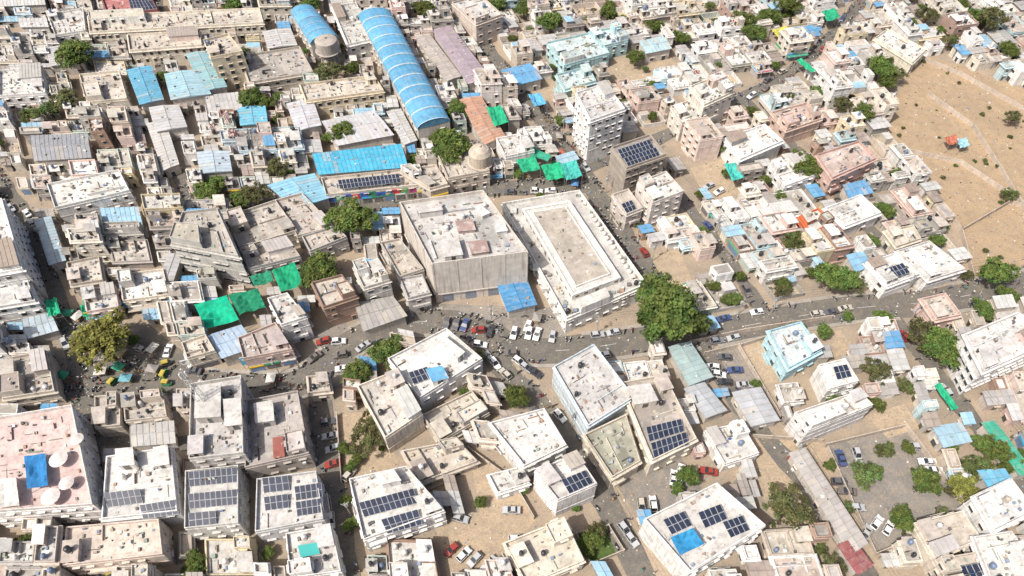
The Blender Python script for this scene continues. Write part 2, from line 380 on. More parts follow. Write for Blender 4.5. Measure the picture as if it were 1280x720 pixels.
# ------------------------------------------------------------ occupancy grid
GX0,GX1,GY0,GY1=-380,420,0,440
XX,YY=np.meshgrid(np.arange(GX0,GX1)+.5,np.arange(GY0,GY1)+.5)
block=np.zeros(XX.shape,bool); bld=np.zeros(XX.shape,bool); roadm=np.zeros(XX.shape,bool)
def window_(x0,x1,y0,y1):
    i0=max(0,int(x0-GX0)-1);i1=min(GX1-GX0,int(x1-GX0)+2);j0=max(0,int(y0-GY0)-1);j1=min(GY1-GY0,int(y1-GY0)+2)
    return slice(j0,max(j0,j1)),slice(i0,max(i0,i1))
def pmark(g,p):
    s=window_(min(a[0] for a in p),max(a[0] for a in p),min(a[1] for a in p),max(a[1] for a in p))
    X,Y=XX[s],YY[s]; m=np.zeros(X.shape,bool); k=len(p)
    for i in range(k):
        x1,y1=p[i];x2,y2=p[(i+1)%k]
        if y1==y2: continue
        m^=((y1>Y)!=(y2>Y))&(X<(x2-x1)*(Y-y1)/(y2-y1)+x1)
    g[s]|=m
def smark(g,a,b,w):
    s=window_(min(a[0],b[0])-w,max(a[0],b[0])+w,min(a[1],b[1])-w,max(a[1],b[1])+w); X,Y=XX[s],YY[s]
    dx=b[0]-a[0];dy=b[1]-a[1];l2=dx*dx+dy*dy or 1
    t=np.clip(((X-a[0])*dx+(Y-a[1])*dy)/l2,0,1)
    g[s]|=(X-a[0]-t*dx)**2+(Y-a[1]-t*dy)**2<(w/2)**2
def cell(x,y):
    i=int(x-GX0); j=int(y-GY0)
    if 0<=i<GX1-GX0 and 0<=j<GY1-GY0: return j,i
    return None
def isb(x,y,g=None):
    c=cell(x,y); g=bld if g is None else g
    return True if c is None else bool(g[c])
# ------------------------------------------------------------ ground, roads
def flat(name,poly,z,mat):
    me=bpy.data.meshes.new(name); me.from_pydata([(p[0],p[1],z) for p in poly],[],[tuple(range(len(poly)))]); me.materials.append(mat)
    o=bpy.data.objects.new(name,me); COL.objects.link(o); return o
flat('ground',[(-3000,-2500),(3000,-2500),(3000,3500),(-3000,3500)],0,M_SAND)
OPEN=[('sandy_field',M_FIELD,[(1140,65),(1200,82),(1300,120),(1480,190),(1480,390),(1290,372),(1215,350),(1200,290),(1150,225),(1105,165),(1130,100)]),
('sandy_yard',M_YARD,[(422,520),(475,512),(502,592),(428,605)]),
('sandy_yard',M_YARD,[(585,560),(640,600),(670,650),(628,700),(560,725),(545,660),(600,640)]),
('sandy_yard',M_YARD,[(862,210),(905,198),(930,245),(890,262)]),
('sandy_yard',M_YARD,[(925,432),(962,420),(992,472),(952,482)]),
('dirt_lot',M_YARD,[(930,545),(1030,552),(1050,625),(1010,665),(960,640)]),
('sandy_yard',M_YARD,[(745,80),(830,62),(850,85),(775,112)]),
('sandy_yard',M_YARD,[(660,105),(700,98),(716,120),(672,132)]),
('parking_yard',M_PARK,[(1030,555),(1130,532),(1215,645),(1092,695)]),
('parking_yard',M_PARK,[(880,442),(922,432),(975,525),(925,540)]),
('parking_yard',M_PARK,[(760,592),(850,572),(880,615),(800,648)]),
('parking_yard',M_PARK,[(545,380),(700,385),(712,436),(600,440)]),
('lawn',M_LAWN,[(722,668),(760,658),(778,690),(738,706)]),
('junction_square',M_ASPH,[(72,400),(185,405),(240,448),(215,485),(95,505)]),
('sandy_yard',M_YARD,[(1080,520),(1130,505),(1150,535),(1110,548)]),
('parking_yard',M_PARK,[(392,415),(432,402),(445,480),(400,490)]),
('sandy_yard',M_YARD,[(900,130),(935,118),(950,135),(915,150)]),
('sandy_yard',M_YARD,[(1010,425),(1050,412),(1070,440),(1035,450)]),
('sandy_yard',M_YARD,[(800,320),(850,312),(865,352),(835,365)]),
]
for i,(n,m,p) in enumerate(OPEN):
    w=[U(*q) for q in p]; flat(n,w,.01+.004*i,m); pmark(block,w)
ROADS=[
([(95,470),(200,475),(300,486),(375,484),(405,455),(470,408),(545,400),(600,412),(650,440),(720,438),(800,425),(880,418),(960,402),(1060,385),(1150,380),(1230,366),(1400,330)],8.5,1.0),
([(-20,200),(20,255),(45,300),(65,360),(90,420),(104,490),(112,560),(125,660),(140,760)],5,1.4),
([(398,470),(402,530),(415,600),(430,680),(440,780)],5.5,.5),
([(600,420),(630,465),(675,505),(720,565),(765,640),(825,770)],6,.6),
([(520,-60),(570,10),(610,65),(655,120),(700,180),(740,235),(790,310),(845,395)],6.5,2.0),
([(855,410),(890,455),(950,540),(1005,600),(1065,690),(1110,770)],5,.3),
([(300,255),(370,262),(440,262),(500,250),(600,236),(740,232)],7,1.8),
([(720,215),(800,185),(850,160),(925,125),(1000,85),(1060,25),(1100,-30)],5,.9),
([(800,185),(850,245),(900,310),(960,400)],4,.4),
([(930,125),(1000,190),(1060,260),(1130,330),(1180,378)],4,.4),
([(1110,388),(1150,440),(1210,520),(1310,640)],5,.3),
([(110,548),(230,556),(400,545)],3.5,.3),
([(-40,480),(20,490),(95,490)],5,.8),
([(190,-60),(205,60),(190,135),(222,215),(240,262)],3.5,.4),
]
def densify(p,step):
    out=[]
    for a,b in zip(p[:-1],p[1:]):
        n=max(1,int(dist(a,b)/step))
        for i in range(n): out.append((a[0]+(b[0]-a[0])*i/n,a[1]+(b[1]-a[1])*i/n))
    out.append(p[-1]); return out
def smooth(p,n=2):
    for _ in range(n):
        q=[p[0]]
        for a,b in zip(p[:-1],p[1:]): q+=[(a[0]*.75+b[0]*.25,a[1]*.75+b[1]*.25),(a[0]*.25+b[0]*.75,a[1]*.25+b[1]*.75)]
        p=q+[p[-1]]
    return p
def tang(p,i):
    a=p[max(0,i-1)];b=p[min(len(p)-1,i+1)]; l=dist(a,b) or 1; return ((b[0]-a[0])/l,(b[1]-a[1])/l)
RW=[]
for i,(p,w,crowd) in enumerate(ROADS):
    q=densify(smooth([U(*a) for a in p]),3.0); RW.append((q,w,crowd))
    me=bpy.data.meshes.new('road'); vs=[];fs=[]
    for k in range(len(q)):
        t=tang(q,k); ww=w/2+.35*math.sin(k*1.7)+R.uniform(-.2,.2)
        vs+=[(q[k][0]-t[1]*ww,q[k][1]+t[0]*ww,.09+.004*i),(q[k][0]+t[1]*ww,q[k][1]-t[0]*ww,.09+.004*i)]
        if k: fs.append((2*k-2,2*k-1,2*k+1,2*k))
    me.from_pydata(vs,[],fs); me.materials.append(M_ASPH)
    o=bpy.data.objects.new('road',me); COL.objects.link(o)
    for a,b in zip(q[:-1],q[1:]): smark(block,a,b,w+1.0); smark(roadm,a,b,w)
own=np.zeros(XX.shape,bool)
for q,w,c in RW[1:]:
    for a,b in zip(q[:-1],q[1:]): smark(own,a,b,w+1)
for k in (13,11,15): pmark(own,[U(*a) for a in OPEN[k][2]])
kb=MB(); mk=MB(); q,w,_=RW[0]
for k in range(len(q)-1):
    a,b=q[k],q[k+1]; t=tang(q,k); t2=tang(q,k+1)
    for s in (-1,1):
        A=lambda d,p=a,tt=t:(p[0]-tt[1]*d*s,p[1]+tt[0]*d*s); B=lambda d:A(d,b,t2)
        m=A(w/2+.6)
        if isb(m[0],m[1],own): continue
        poly=[A(w/2-.2),B(w/2-.2),B(w/2+.9),A(w/2+.9)]
        if area(poly)<0: poly=poly[::-1]
        kb.prism(poly,.0,.24,WALL,jit((.34,.31,.27),.05))
    if k%3==0 and not isb(a[0],a[1],own):
        mk.prism([(a[0]-t[1]*.07,a[1]+t[0]*.07),(a[0]+t[1]*.07,a[1]-t[0]*.07),(b[0]+t[1]*.07,b[1]-t[0]*.07),(b[0]-t[1]*.07,b[1]+t[0]*.07)],.05,.15,WALL,(.5,.5,.47))
kb.obj('footpath_kerb'); mk.obj('road_markings')
# ------------------------------------------------------------ landmark buildings
def reserve(poly,d=.6):
    p=norm4(poly); pmark(block,inset(p,-d)); pmark(bld,p)
W=(.74,.725,.70); CR=(.65,.59,.50); BG=(.52,.465,.40); GR=(.44,.42,.40)
def HB(px,h,wall,roof,name='concrete_house',**k):
    h*=HS; p=[U(x,y,h) for x,y in px]; reserve(p); return building(p,h,jit(wall,.05),jit(roof,.05),name,**k)
def HM(px,h,col,name='metal_roof_shed',**k):
    h*=HS; p=[U(x,y,h) for x,y in px]; reserve(p); return metal_hall(p,h,col,name=name,**k)
RG=(.53,.515,.49); RT=(.43,.39,.345); RW_=(.64,.625,.595); RB=(.50,.45,.39)
MH=20*HS; MPX=[(500,256),(604,241),(660,318),(540,333)]
HB(MPX,20,(.62,.565,.51),(.48,.465,.45),'shopping_mall',dens=0,clutter=.9,ph=1.2,tanks=3,feats=[
 ('box',[(570,277),(590,275),(594,287),(573,289)],1.2,(.42,.33,.3),(.34,.24,.22)),('box',[(586,303),(607,300),(611,314),(590,317)],1.2,(.42,.33,.3),(.34,.24,.22)),
 ('box',[(520,258),(548,254),(553,262),(524,266)],2.2,(.55,.52,.49),(.52,.5,.48)),('box',[(552,300),(572,297),(578,318),(556,321)],2.4,(.56,.54,.51),(.55,.53,.51)),
 ('box',[(600,256),(612,266),(603,270),(594,259)],1.5,(.6,.6,.6),(.6,.6,.6)),('box',[(618,280),(630,280),(634,288),(621,290)],1.4,(.65,.65,.65),(.6,.6,.6)),
 ('box',[(560,262),(596,257),(597,259),(561,264)],.7,(.45,.45,.45),(.45,.45,.45)),('box',[(535,300),(538,300),(546,322),(543,323)],.7,(.6,.6,.6),(.6,.6,.6))])
mb=MB(); P=norm4([U(x,y,MH) for x,y in MPX])
for i in range(4):
    A,B=P[i],P[(i+1)%4]; l=dist(A,B); t=((B[0]-A[0])/l,(B[1]-A[1])/l); n=(t[1],-t[0]); c=int(l/6)
    for k in range(c+1): s=min(l-.35,k*l/c); wbox(mb,A,t,n,s,s+.3,0,MH+.9,.003,.1,WALL,(.60,.545,.49))
    wbox(mb,A,t,n,0,l,3.6,4.0,.11,.4,WALL,(.5,.46,.42),True)
    for k in range(c): s=(k+.5)*l/c; wbox(mb,A,t,n,s-1.5,s+1.5,.1,3.2,.003,.06,METAL,jit((.2,.24,.3)))
mb.obj('mall_wall_panels')
def hall():
    h=6.4; P=norm4([U(*q,h) for q in [(628,256),(724,240),(808,357),(708,400)]]); reserve(P)
    mb=MB(); w=(.74,.725,.69)
    mb.prism(P,0,h,WALL,w,ROOF,(.49,.47,.44)); windows(mb,P,0,2,3.15,w,R,1.2,False,1.3,True,False)
    def par(q,z,ph,d=.3): mb.parapet(q,inset(q,d),z+.002,z+ph,w)
    par(P,h,1.0); mb.prism(inset(P,-.35),h-.25,h-.05,WALL,w,bottom=True)
    q=norm4([U(*a,h+1.8) for a in [(652,262),(712,252),(776,348),(715,371)]])
    mb.prism(q,h+.002,h+1.8,WALL,w,ROOF,(.58,.56,.53)); windows(mb,q,h,1,1.8,w,R,1.2,False,1.0,False,False)
    par(q,h+1.8,.5,.7)
    i=inset(q,2.2); mb.prism(i,h+1.8,h+2.2,WALL,w,ROOF,(.42,.375,.32)); par(i,h+2.2,.35,.3)
    mb.prism(norm4([U(*a,h+3) for a in [(722,374),(757,359),(763,370),(727,385)]]),h+.004,h+3,WALL,w,ROOF,(.58,.56,.52))
    for (x,y) in [(642,262),(649,285),(659,308),(670,332),(682,357),(692,375)]:
        c=U(x,y,h+1); mb.prism(sq(c[0],c[1],.9,1.1),h+.003,h+.9,WALL,(.58,.56,.52))
    A=U(740,268,h+1);B=U(796,350,h+1)
    for k in range(15):
        u=k/14; mb.cyl(A[0]+(B[0]-A[0])*u,A[1]+(B[1]-A[1])*u,h,h+.7,.75,WALL,(.62,.6,.57),10,None,.4)
    for k in range(60):
        u,v=R.choice([(R.uniform(.03,.1),R.random()),(R.uniform(.93,.97),R.random()),(R.random(),R.uniform(.02,.06))]); c=bil(P,min(.96,u),min(.96,max(.03,v)))
        mb.prism(sq(c[0],c[1],R.uniform(.15,.6)),h,h+R.uniform(.3,1.1),WALL,jit(R.choice(JUNK)))
    for k in range(24): c=bil(i,R.uniform(.05,.95),R.uniform(.05,.95)); mb.prism(sq(c[0],c[1],R.uniform(.1,.4),R.uniform(.1,.4)),h+2.2,h+R.uniform(2.3,2.6),WALL,jit(R.choice(JUNK)))
    for u in (.05,.5,.9): c=bil(P,u,.04); tank(mb,c[0],c[1],h)
    mb.obj('market_hall')
hall()
HM([(622,353),(656,348),(669,380),(636,388)],5,(.07,.24,.45),'blue_roof_shed')
HB([(720,118),(756,106),(781,138),(738,153)],22,(.78,.775,.765),(.56,.545,.53),'apartment_tower',dens=1.5,ww=1.1)
HB([(764,186),(812,170),(832,195),(783,212)],17,(.36,.31,.27),(.3,.28,.27),'office_building',dens=1.6,ww=1.6,clutter=.3,feats=[('solar',[(770,187),(810,174),(826,194),(786,208)])])
HB([(796,230),(832,216),(854,241),(815,256)],13,(.66,.60,.55),RW_,'apartment_building')
HB([(765,245),(785,238),(803,262),(783,270)],8,(.55,.5,.46),RT,feats=[('solar',[(770,247),(783,243),(796,260),(783,266)])])
HM([(392,193),(500,181),(508,208),(399,217)],8,(.06,.37,.55),'blue_roof_hall')
HB([(402,224),(528,211),(534,232),(408,246)],6,(.58,.52,.46),RT,'shop_building',shop=True,clutter=.8)
for q,n in (([(448,18),(487,13),(562,149),(522,159)],11),([(364,14),(392,9),(422,45),(388,53)],5)):
    vault([U(*a,9) for a in q],8.2,2.6,(.10,.31,.50),n); reserve([U(*a,9) for a in q])
HM([(542,38),(563,33),(612,98),(586,104)],7,(.34,.28,.32),'metal_roof_market')
HM([(576,125),(600,121),(630,170),(606,180)],7,(.45,.26,.18),'terracotta_roof_hall')
for px,h,c in [([(160,88),(188,83),(203,124),(176,130)],7,(.11,.34,.49)),([(207,93),(247,88),(262,117),(215,124)],7,(.30,.47,.54)),([(234,68),(262,64),(282,108),(256,113)],7,(.24,.41,.45)),
 ([(298,135),(330,133),(333,154),(302,156)],6,(.15,.44,.59)),([(248,191),(284,190),(288,213),(252,216)],7,(.39,.47,.53)),([(337,232),(392,218),(410,247),(372,261)],6,(.22,.45,.58)),
 ([(404,152),(466,139),(490,168),(422,181)],7,(.48,.48,.49)),([(360,130),(390,126),(400,156),(372,163)],7,(.50,.50,.53)),([(188,135),(222,132),(232,158),(196,164)],6,(.46,.46,.46)),
 ([(185,155),(205,152),(222,205),(205,212)],5,(.5,.49,.47)),([(258,120),(296,116),(302,136),(262,140)],6,(.45,.44,.43)),([(40,170),(108,168),(112,196),(44,200)],6,(.27,.28,.30)),
 ([(485,140),(500,137),(520,175),(506,180)],6,(.45,.45,.45)),([(45,275),(62,272),(80,325),(63,330)],6,(.34,.43,.48)),([(262,420),(300,408),(318,432),(278,446)],6,(.33,.43,.55)),
 ([(838,435),(862,429),(889,470),(862,480)],5,(.31,.41,.41)),([(858,487),(880,480),(906,512),(884,520)],5,(.37,.39,.41)),([(918,492),(950,486),(972,524),(940,531)],5,(.41,.42,.44)),
 ([(628,88),(662,80),(676,98),(643,106)],6,(.12,.32,.54)),([(30,400),(62,392),(70,412),(34,422)],5,(.38,.45,.49)),
 ([(990,568),(1006,562),(1082,678),(1063,690)],4.5,(.41,.385,.365)),([(1050,683),(1066,676),(1088,706),(1072,715)],4.5,(.26,.09,.09)),
 ([(1168,535),(1200,530),(1212,550),(1180,557)],5,(.30,.45,.54)),([(1225,590),(1255,588),(1265,605),(1238,610)],6,(.15,.41,.58)),([(640,92),(660,86),(668,96),(648,103)],6,(.12,.35,.55)),
 ([(445,380),(490,372),(506,394),(455,412)],6,(.33,.315,.30)),([(1230,530),(1243,528),(1290,590),(1275,592)],5,(.05,.33,.22)),([(165,532),(215,528),(217,552),(166,556)],4,(.42,.42,.41)),([(1055,232),(1080,226),(1090,240),(1062,246)],5,(.12,.30,.51)),([(800,52),(828,46),(838,60),(808,66)],6,(.38,.51,.54)),
 ([(60,60),(100,56),(104,78),(64,82)],6,(.44,.43,.42)),([(330,40),(362,36),(370,56),(336,60)],6,(.47,.465,.46)),([(520,45),(536,43),(575,95),(560,100)],6,(.41,.37,.34)),([(215,350),(225,320),(212,318),(200,350)],6,(.36,.36,.36)),([(500,118),(516,116),(540,150),(526,154)],5,(.36,.3,.28)),
 ([(1060,320),(1078,316),(1090,332),(1070,338)],5,(.2,.39,.56)),([(870,400),(890,396),(898,408),(878,412)],4,(.25,.44,.58)),([(700,205),(722,198),(716,190),(696,196)],5,(.3,.44,.53))]:
    HM(px,h,c)
HB([(255,52),(286,44),(304,66),(264,74)],17,(.60,.52,.39),RB,'apartment_tower')
HB([(215,306),(229,267),(272,262),(299,322)],16,(.46,.445,.42),RT,'commercial_building',dens=1.6,ww=1.9)
TQW=(.46,.64,.66); TQR=(.52,.62,.62)
for px,h,w,rf,k in [
 ([(285,272),(345,252),(372,290),(300,312)],7,BG,(.39,.355,.315),{}),([(345,252),(378,243),(418,285),(372,297)],6.5,BG,(.41,.37,.33),{}),
 ([(300,315),(360,300),(376,322),(312,338)],8,GR,RT,{}),([(378,297),(420,284),(434,298),(388,316)],7,GR,RT,{}),
 ([(60,232),(150,214),(163,240),(70,262)],8,W,RW_,{}),([(-60,262),(4,250),(30,338),(-50,352)],16,W,(.58,.57,.555),{'dens':1.1}),([(-40,345),(32,340),(46,378),(-40,392)],10,W,(.6,.595,.58),{}),
 ([(447,484),(498,464),(528,518),(482,549)],10,CR,(.49,.455,.415),{}),([(528,520),(590,490),(612,518),(550,554)],4.5,BG,(.50,.455,.395),{}),([(503,565),(572,552),(597,578),(525,605)],4,BG,(.53,.475,.40),{}),
 ([(612,530),(680,512),(708,558),(655,584)],10,W,RW_,{}),([(692,460),(742,432),(792,498),(735,534)],11,(.58,.65,.68),(.52,.51,.49),{}),([(730,545),(782,520),(800,578),(765,598)],8,(.58,.53,.44),(.31,.31,.25),{}),
 ([(630,680),(705,650),(730,702),(658,732)],7,CR,(.55,.50,.42),{}),([(85,660),(200,650),(205,694),(80,708)],9,(.62,.54,.47),(.57,.485,.42),{}),
 ([(358,668),(415,658),(427,715),(364,724)],8,W,(.50,.48,.46),{'feats':[('box',[(372,682),(396,678),(400,692),(376,697)],.6,W,(.05,.36,.34),PAINT)]}),
 ([(240,482),(303,472),(306,568),(238,576)],14,(.46,.445,.42),(.49,.48,.46),{'ph':1.2,'feats':[('box',[(245,485),(275,480),(275,520),(244,522)],3,GR,RG),('box',[(280,500),(300,498),(302,530),(282,532)],2.5,GR,RG)]}),
 ([(310,502),(373,490),(387,568),(307,586)],9,(.42,.385,.35),(.41,.375,.345),{'feats':[('box',[(342,548),(353,546),(355,570),(343,572)],1.2,(.33,.1,.08),(.33,.11,.09)),('box',[(318,505),(340,501),(342,525),(320,528)],2.8,GR,RG)]}),
 ([(120,497),(152,495),(152,533),(120,536)],6,BG,RT,{}),([(155,497),(205,492),(210,522),(158,528)],6,BG,(.39,.36,.325),{}),
 ([(390,355),(428,345),(447,372),(405,386)],11,(.33,.22,.17),RB,{}),([(442,335),(472,326),(488,352),(455,362)],12,(.55,.52,.48),RG,{}),([(476,305),(500,300),(530,338),(500,348)],9,(.5,.47,.43),RT,{}),([(500,350),(528,345),(538,368),(510,375)],8,GR,RG,{}),
 ([(298,424),(345,405),(366,438),(305,450)],8,(.58,.46,.41),(.45,.40,.38),{'shop':True,'name':'shop_building'}),([(228,430),(258,420),(270,440),(235,450)],7,CR,RB,{'shop':True,'name':'shop_building'}),([(335,375),(360,368),(384,398),(352,408)],11,W,RG,{}),([(385,472),(410,470),(414,490),(387,493)],5,BG,RT,{}),
 ([(960,415),(1000,404),(1026,440),(985,462)],8,(.44,.64,.71),(.54,.61,.63),{}),([(993,517),(1072,490),(1090,508),(1010,540)],10,W,(.66,.65,.63),{'dens':1.5}),([(1022,458),(1055,450),(1072,478),(1035,488)],8,W,RW_,{'feats':[('solar',[(1038,455),(1055,452),(1066,470),(1047,474)])]}),
 ([(1205,420),(1272,392),(1305,432),(1228,466)],14,W,(.59,.58,.56),{'dens':1.6,'name':'apartment_building'}),([(1215,622),(1262,600),(1292,640),(1240,666)],9,W,(.62,.62,.61),{}),
 ([(1140,655),(1200,640),(1225,675),(1165,700)],6,CR,RB,{}),([(1215,672),(1262,665),(1300,720),(1240,735)],8,W,RW_,{}),([(1165,700),(1225,690),(1260,740),(1195,755)],6,BG,RB,{'feats':[('solar',[(1195,705),(1225,700),(1240,722),(1210,730)])]}),
 ([(862,110),(900,95),(917,116),(880,133)],16,(.68,.63,.55),RW_,{'name':'apartment_tower','dens':1.3}),([(838,135),(860,128),(876,148),(852,156)],9,(.68,.63,.56),RW_,{}),([(905,175),(955,157),(978,178),(925,201)],8,W,RW_,{}),
 ([(963,142),(1008,130),(1027,150),(982,165)],8,(.56,.42,.36),(.50,.39,.34),{}),([(1020,195),(1073,178),(1094,200),(1040,224)],10,(.56,.39,.34),(.50,.40,.36),{}),([(960,208),(1000,196),(1020,220),(980,235)],6,W,RW_,{}),
 ([(998,272),(1022,262),(1040,280),(1014,293)],5,(.66,.17,.07),RG,{}),([(1030,262),(1075,245),(1100,268),(1055,285)],6.5,W,RW_,{}),
 ([(683,55),(740,42),(762,68),(705,84)],7,TQW,TQR,{}),([(695,95),(735,85),(745,103),(706,114)],6,TQW,TQR,{}),([(735,42),(772,35),(785,52),(752,60)],7,TQW,TQR,{}),
 ([(1092,50),(1108,38),(1157,64),(1140,80)],6,(.70,.65,.55),RW_,{}),([(1080,330),(1118,318),(1148,345),(1108,360)],6.5,W,RW_,{}),([(1120,315),(1160,303),(1205,338),(1160,352)],6,W,RW_,{}),([(1150,375),(1180,368),(1200,395),(1168,402)],6,(.63,.48,.43),RB,{}),
 ([(110,22),(325,12),(330,30),(113,42)],8,CR,(.50,.45,.39),{'dens':1.2,'name':'long_school_building'}),([(160,45),(250,40),(253,58),(163,65)],7,CR,RB,{'dens':1.2}),([(375,107),(468,96),(480,115),(383,128)],8,(.66,.57,.43),RB,{'dens':1.2}),
 ([(300,72),(375,60),(392,92),(312,105)],7,BG,(.38,.35,.315),{}),([(415,10),(445,5),(470,50),(435,58)],8,W,RG,{}),([(565,5),(600,-5),(628,20),(595,32)],12,(.57,.49,.43),RG,{'name':'apartment_building'}),([(60,20),(105,12),(108,40),(70,46)],7,W,RG,{}),
 ([(0,90),(55,85),(58,118),(0,122)],7,W,RG,{}),([(100,95),(150,90),(160,125),(110,130)],7,CR,RB,{}),([(545,190),(590,180),(612,215),(560,225)],8,BG,RB,{}),([(620,175),(655,168),(668,190),(632,198)],7,W,RG,{}),
 ([(500,215),(545,208),(560,232),(538,238)],7,BG,RT,{'shop':True}),([(5,450),(60,440),(70,490),(5,500)],7,BG,RT,{}),([(85,330),(125,322),(130,352),(90,358)],6,BG,RB,{}),([(150,345),(205,338),(213,370),(155,378)],6,CR,(.58,.57,.55),{'shop':True}),
 ([(105,365),(145,358),(150,385),(110,392)],6,(.66,.55,.51),RG,{'shop':True}),([(880,540),(925,530),(948,568),(905,582)],5,W,RG,{}),([(610,595),(650,585),(662,605),(622,618)],5,W,RG,{}),([(1105,290),(1140,283),(1150,300),(1120,310)],5,CR,RB,{})]:
    nm=k.pop('name','concrete_house'); HB(px,h,w,rf,nm,**k)
HB([(485,450),(558,412),(603,450),(525,499)],9,W,(.60,.59,.565),clutter=.9,feats=[('solar',[(505,455),(527,449),(542,471),(517,480)]),('box',[(533,462),(552,458),(560,472),(541,477)],2.3,W,(.12,.36,.58)),('box',[(552,418),(580,440),(572,447),(545,427)],2.8,W,RW_)])
HB([(437,600),(508,584),(556,640),(455,676)],10,W,(.60,.585,.56),clutter=1,feats=[('solar',[(447,625),(515,607),(523,628),(455,646)]),('solar',[(476,650),(522,637),(528,655),(484,667)]),('box',[(470,592),(492,588),(500,600),(477,605)],2.6,W,RW_)])
HB([(668,590),(720,568),(746,606),(697,627)],12,W,RG,clutter=.9,feats=[('solar',[(698,596),(728,584),(742,603),(712,617)])])
HB([(775,480),(830,470),(870,550),(815,577)],10,(.63,.58,.49),RT,clutter=1,feats=[('solar',[(806,532),(850,522),(862,555),(818,572)]),('box',[(785,484),(812,480),(822,500),(794,505)],2.8,CR,RG)])
HB([(805,650),(895,605),(956,658),(862,716)],12,W,RG,clutter=1,feats=[('solar',[(822,642),(848,632),(866,656),(840,668)]),('solar',[(866,632),(894,622),(910,648),(882,660)]),('tarp',[(838,672),(866,660),(880,680),(850,694)],(.04,.24,.46),1.8),('solar',[(900,650),(925,642),(938,662),(914,672)])])
HB([(135,572),(215,560),(223,640),(129,650)],9,W,RW_,clutter=1,feats=[('solar',[(130,610),(174,605),(178,628),(133,634)]),('solar',[(175,631),(219,624),(223,642),(178,649)]),('box',[(145,562),(165,560),(167,580),(147,582)],2.6,W,RW_)])
HB([(233,590),(299,583),(299,655),(232,662)],10,(.56,.54,.51),RG,clutter=.8,feats=[('solar',[(236,588),(297,582),(297,602),(236,608)]),('solar',[(236,614),(297,608),(297,630),(236,636)]),('solar',[(236,642),(270,639),(270,655),(236,660)])])
HB([(322,600),(396,590),(405,650),(320,666)],9,(.56,.55,.55),RG,clutter=.8,feats=[('solar',[(328,596),(360,593),(362,612),(329,616)]),('solar',[(368,606),(402,601),(404,640),(371,645)]),('solar',[(330,622),(360,618),(361,634),(331,638)])])
HB([(128,0),(188,-4),(198,14),(135,20)],7,(.3,.12,.12),(.40,.15,.15),feats=[('solar',[(160,-2),(186,-3),(196,10),(164,13)])],clutter=.2)
HM([(-60,-20),(50,-25),(55,5),(-60,10)],7,(.47,.47,.46))
HB([(-20,527),(92,508),(118,632),(-20,642)],12,(.72,.69,.66),(.60,.46,.43),'terrace_restaurant',clutter=.6,dens=1.0,ph=1.1,feats=[('tarp',[(30,570),(57,567),(60,607),(34,611)],(.04,.18,.40),2.2),('tarp',[(-15,600),(20,597),(24,632),(-15,636)],(.58,.56,.52),2.4)])
mb=MB()
for (x,y,rr) in [(72,573,2.0),(62,620,2.0),(95,548,1.5),(82,603,1.6)]:
    c=U(x,y,12*HS+2.3); z=12*HS; mb.cyl(c[0],c[1],z,z+2.2,.06,METAL,(.5,.5,.5),6); mb.cyl(c[0],c[1],z+2,z+2.35,rr,CLOTH,(.62,.56,.53),14,rr*.35)
mb.obj('terrace_umbrellas')
def water_tower(px,py,h,r,col,dome):
    c=U(px,py,h); mb=MB(); reserve(sq(c[0],c[1],r))
    for k in range(8):
        a=k*.7854; mb.cyl(c[0]+r*.8*math.cos(a),c[1]+r*.8*math.sin(a),0,h-4,.25,WALL,col,6)
    for z in (3,6): mb.cyl(c[0],c[1],z,z+.3,r*.85,WALL,col,16)
    mb.cyl(c[0],c[1],h-4.2,h-4,r*1.15,WALL,col,24); mb.cyl(c[0],c[1],h-4,h,r,WALL,col,24,None,dome)
    mb.cyl(c[0],c[1],h+dome,h+dome+.5,.5,WALL,col,8); mb.obj('water_tower')
water_tower(407,50,12,4,(.40,.36,.32),.8); water_tower(600,190,11,3.6,(.5,.43,.35),2.2)
def mast(px,py,z0,h,w,cols,name='telecom_mast'):
    c=U(px,py,z0); mb=MB(); n=int(h/1.5)
    P=lambda k,i:(c[0]+w*(1-.6*k/n)*(1 if i in (1,2) else -1),c[1]+w*(1-.6*k/n)*(1 if i in (2,3) else -1),z0+k*h/n)
    for k in range(n):
        cc=cols[(k//2)%2]
        for i in range(4):
            j=(i+1)%4; mb.tube(P(k,i),P(k+1,i),.07,.07,METAL,cc,4); mb.tube(P(k,i),P(k+1,j),.04,.04,METAL,cc,3); mb.tube(P(k+1,i),P(k+1,j),.04,.04,METAL,cc,3)
    for a in (0,2.1,4.2): mb.prism(sq(c[0]+math.cos(a)*.7,c[1]+math.sin(a)*.7,.12,.2),z0+h-2.2,z0+h-.3,PAINT,(.7,.7,.7),bottom=True)
    mb.obj(name)
mast(252,500,14*HS+2.6,13,.8,[(.55,.55,.54),(.5,.5,.5)]); mast(300,190,0,16,1.2,[(.5,.08,.05),(.65,.63,.6)]); mast(275,182,0,9,.9,[(.5,.08,.05),(.5,.08,.05)])
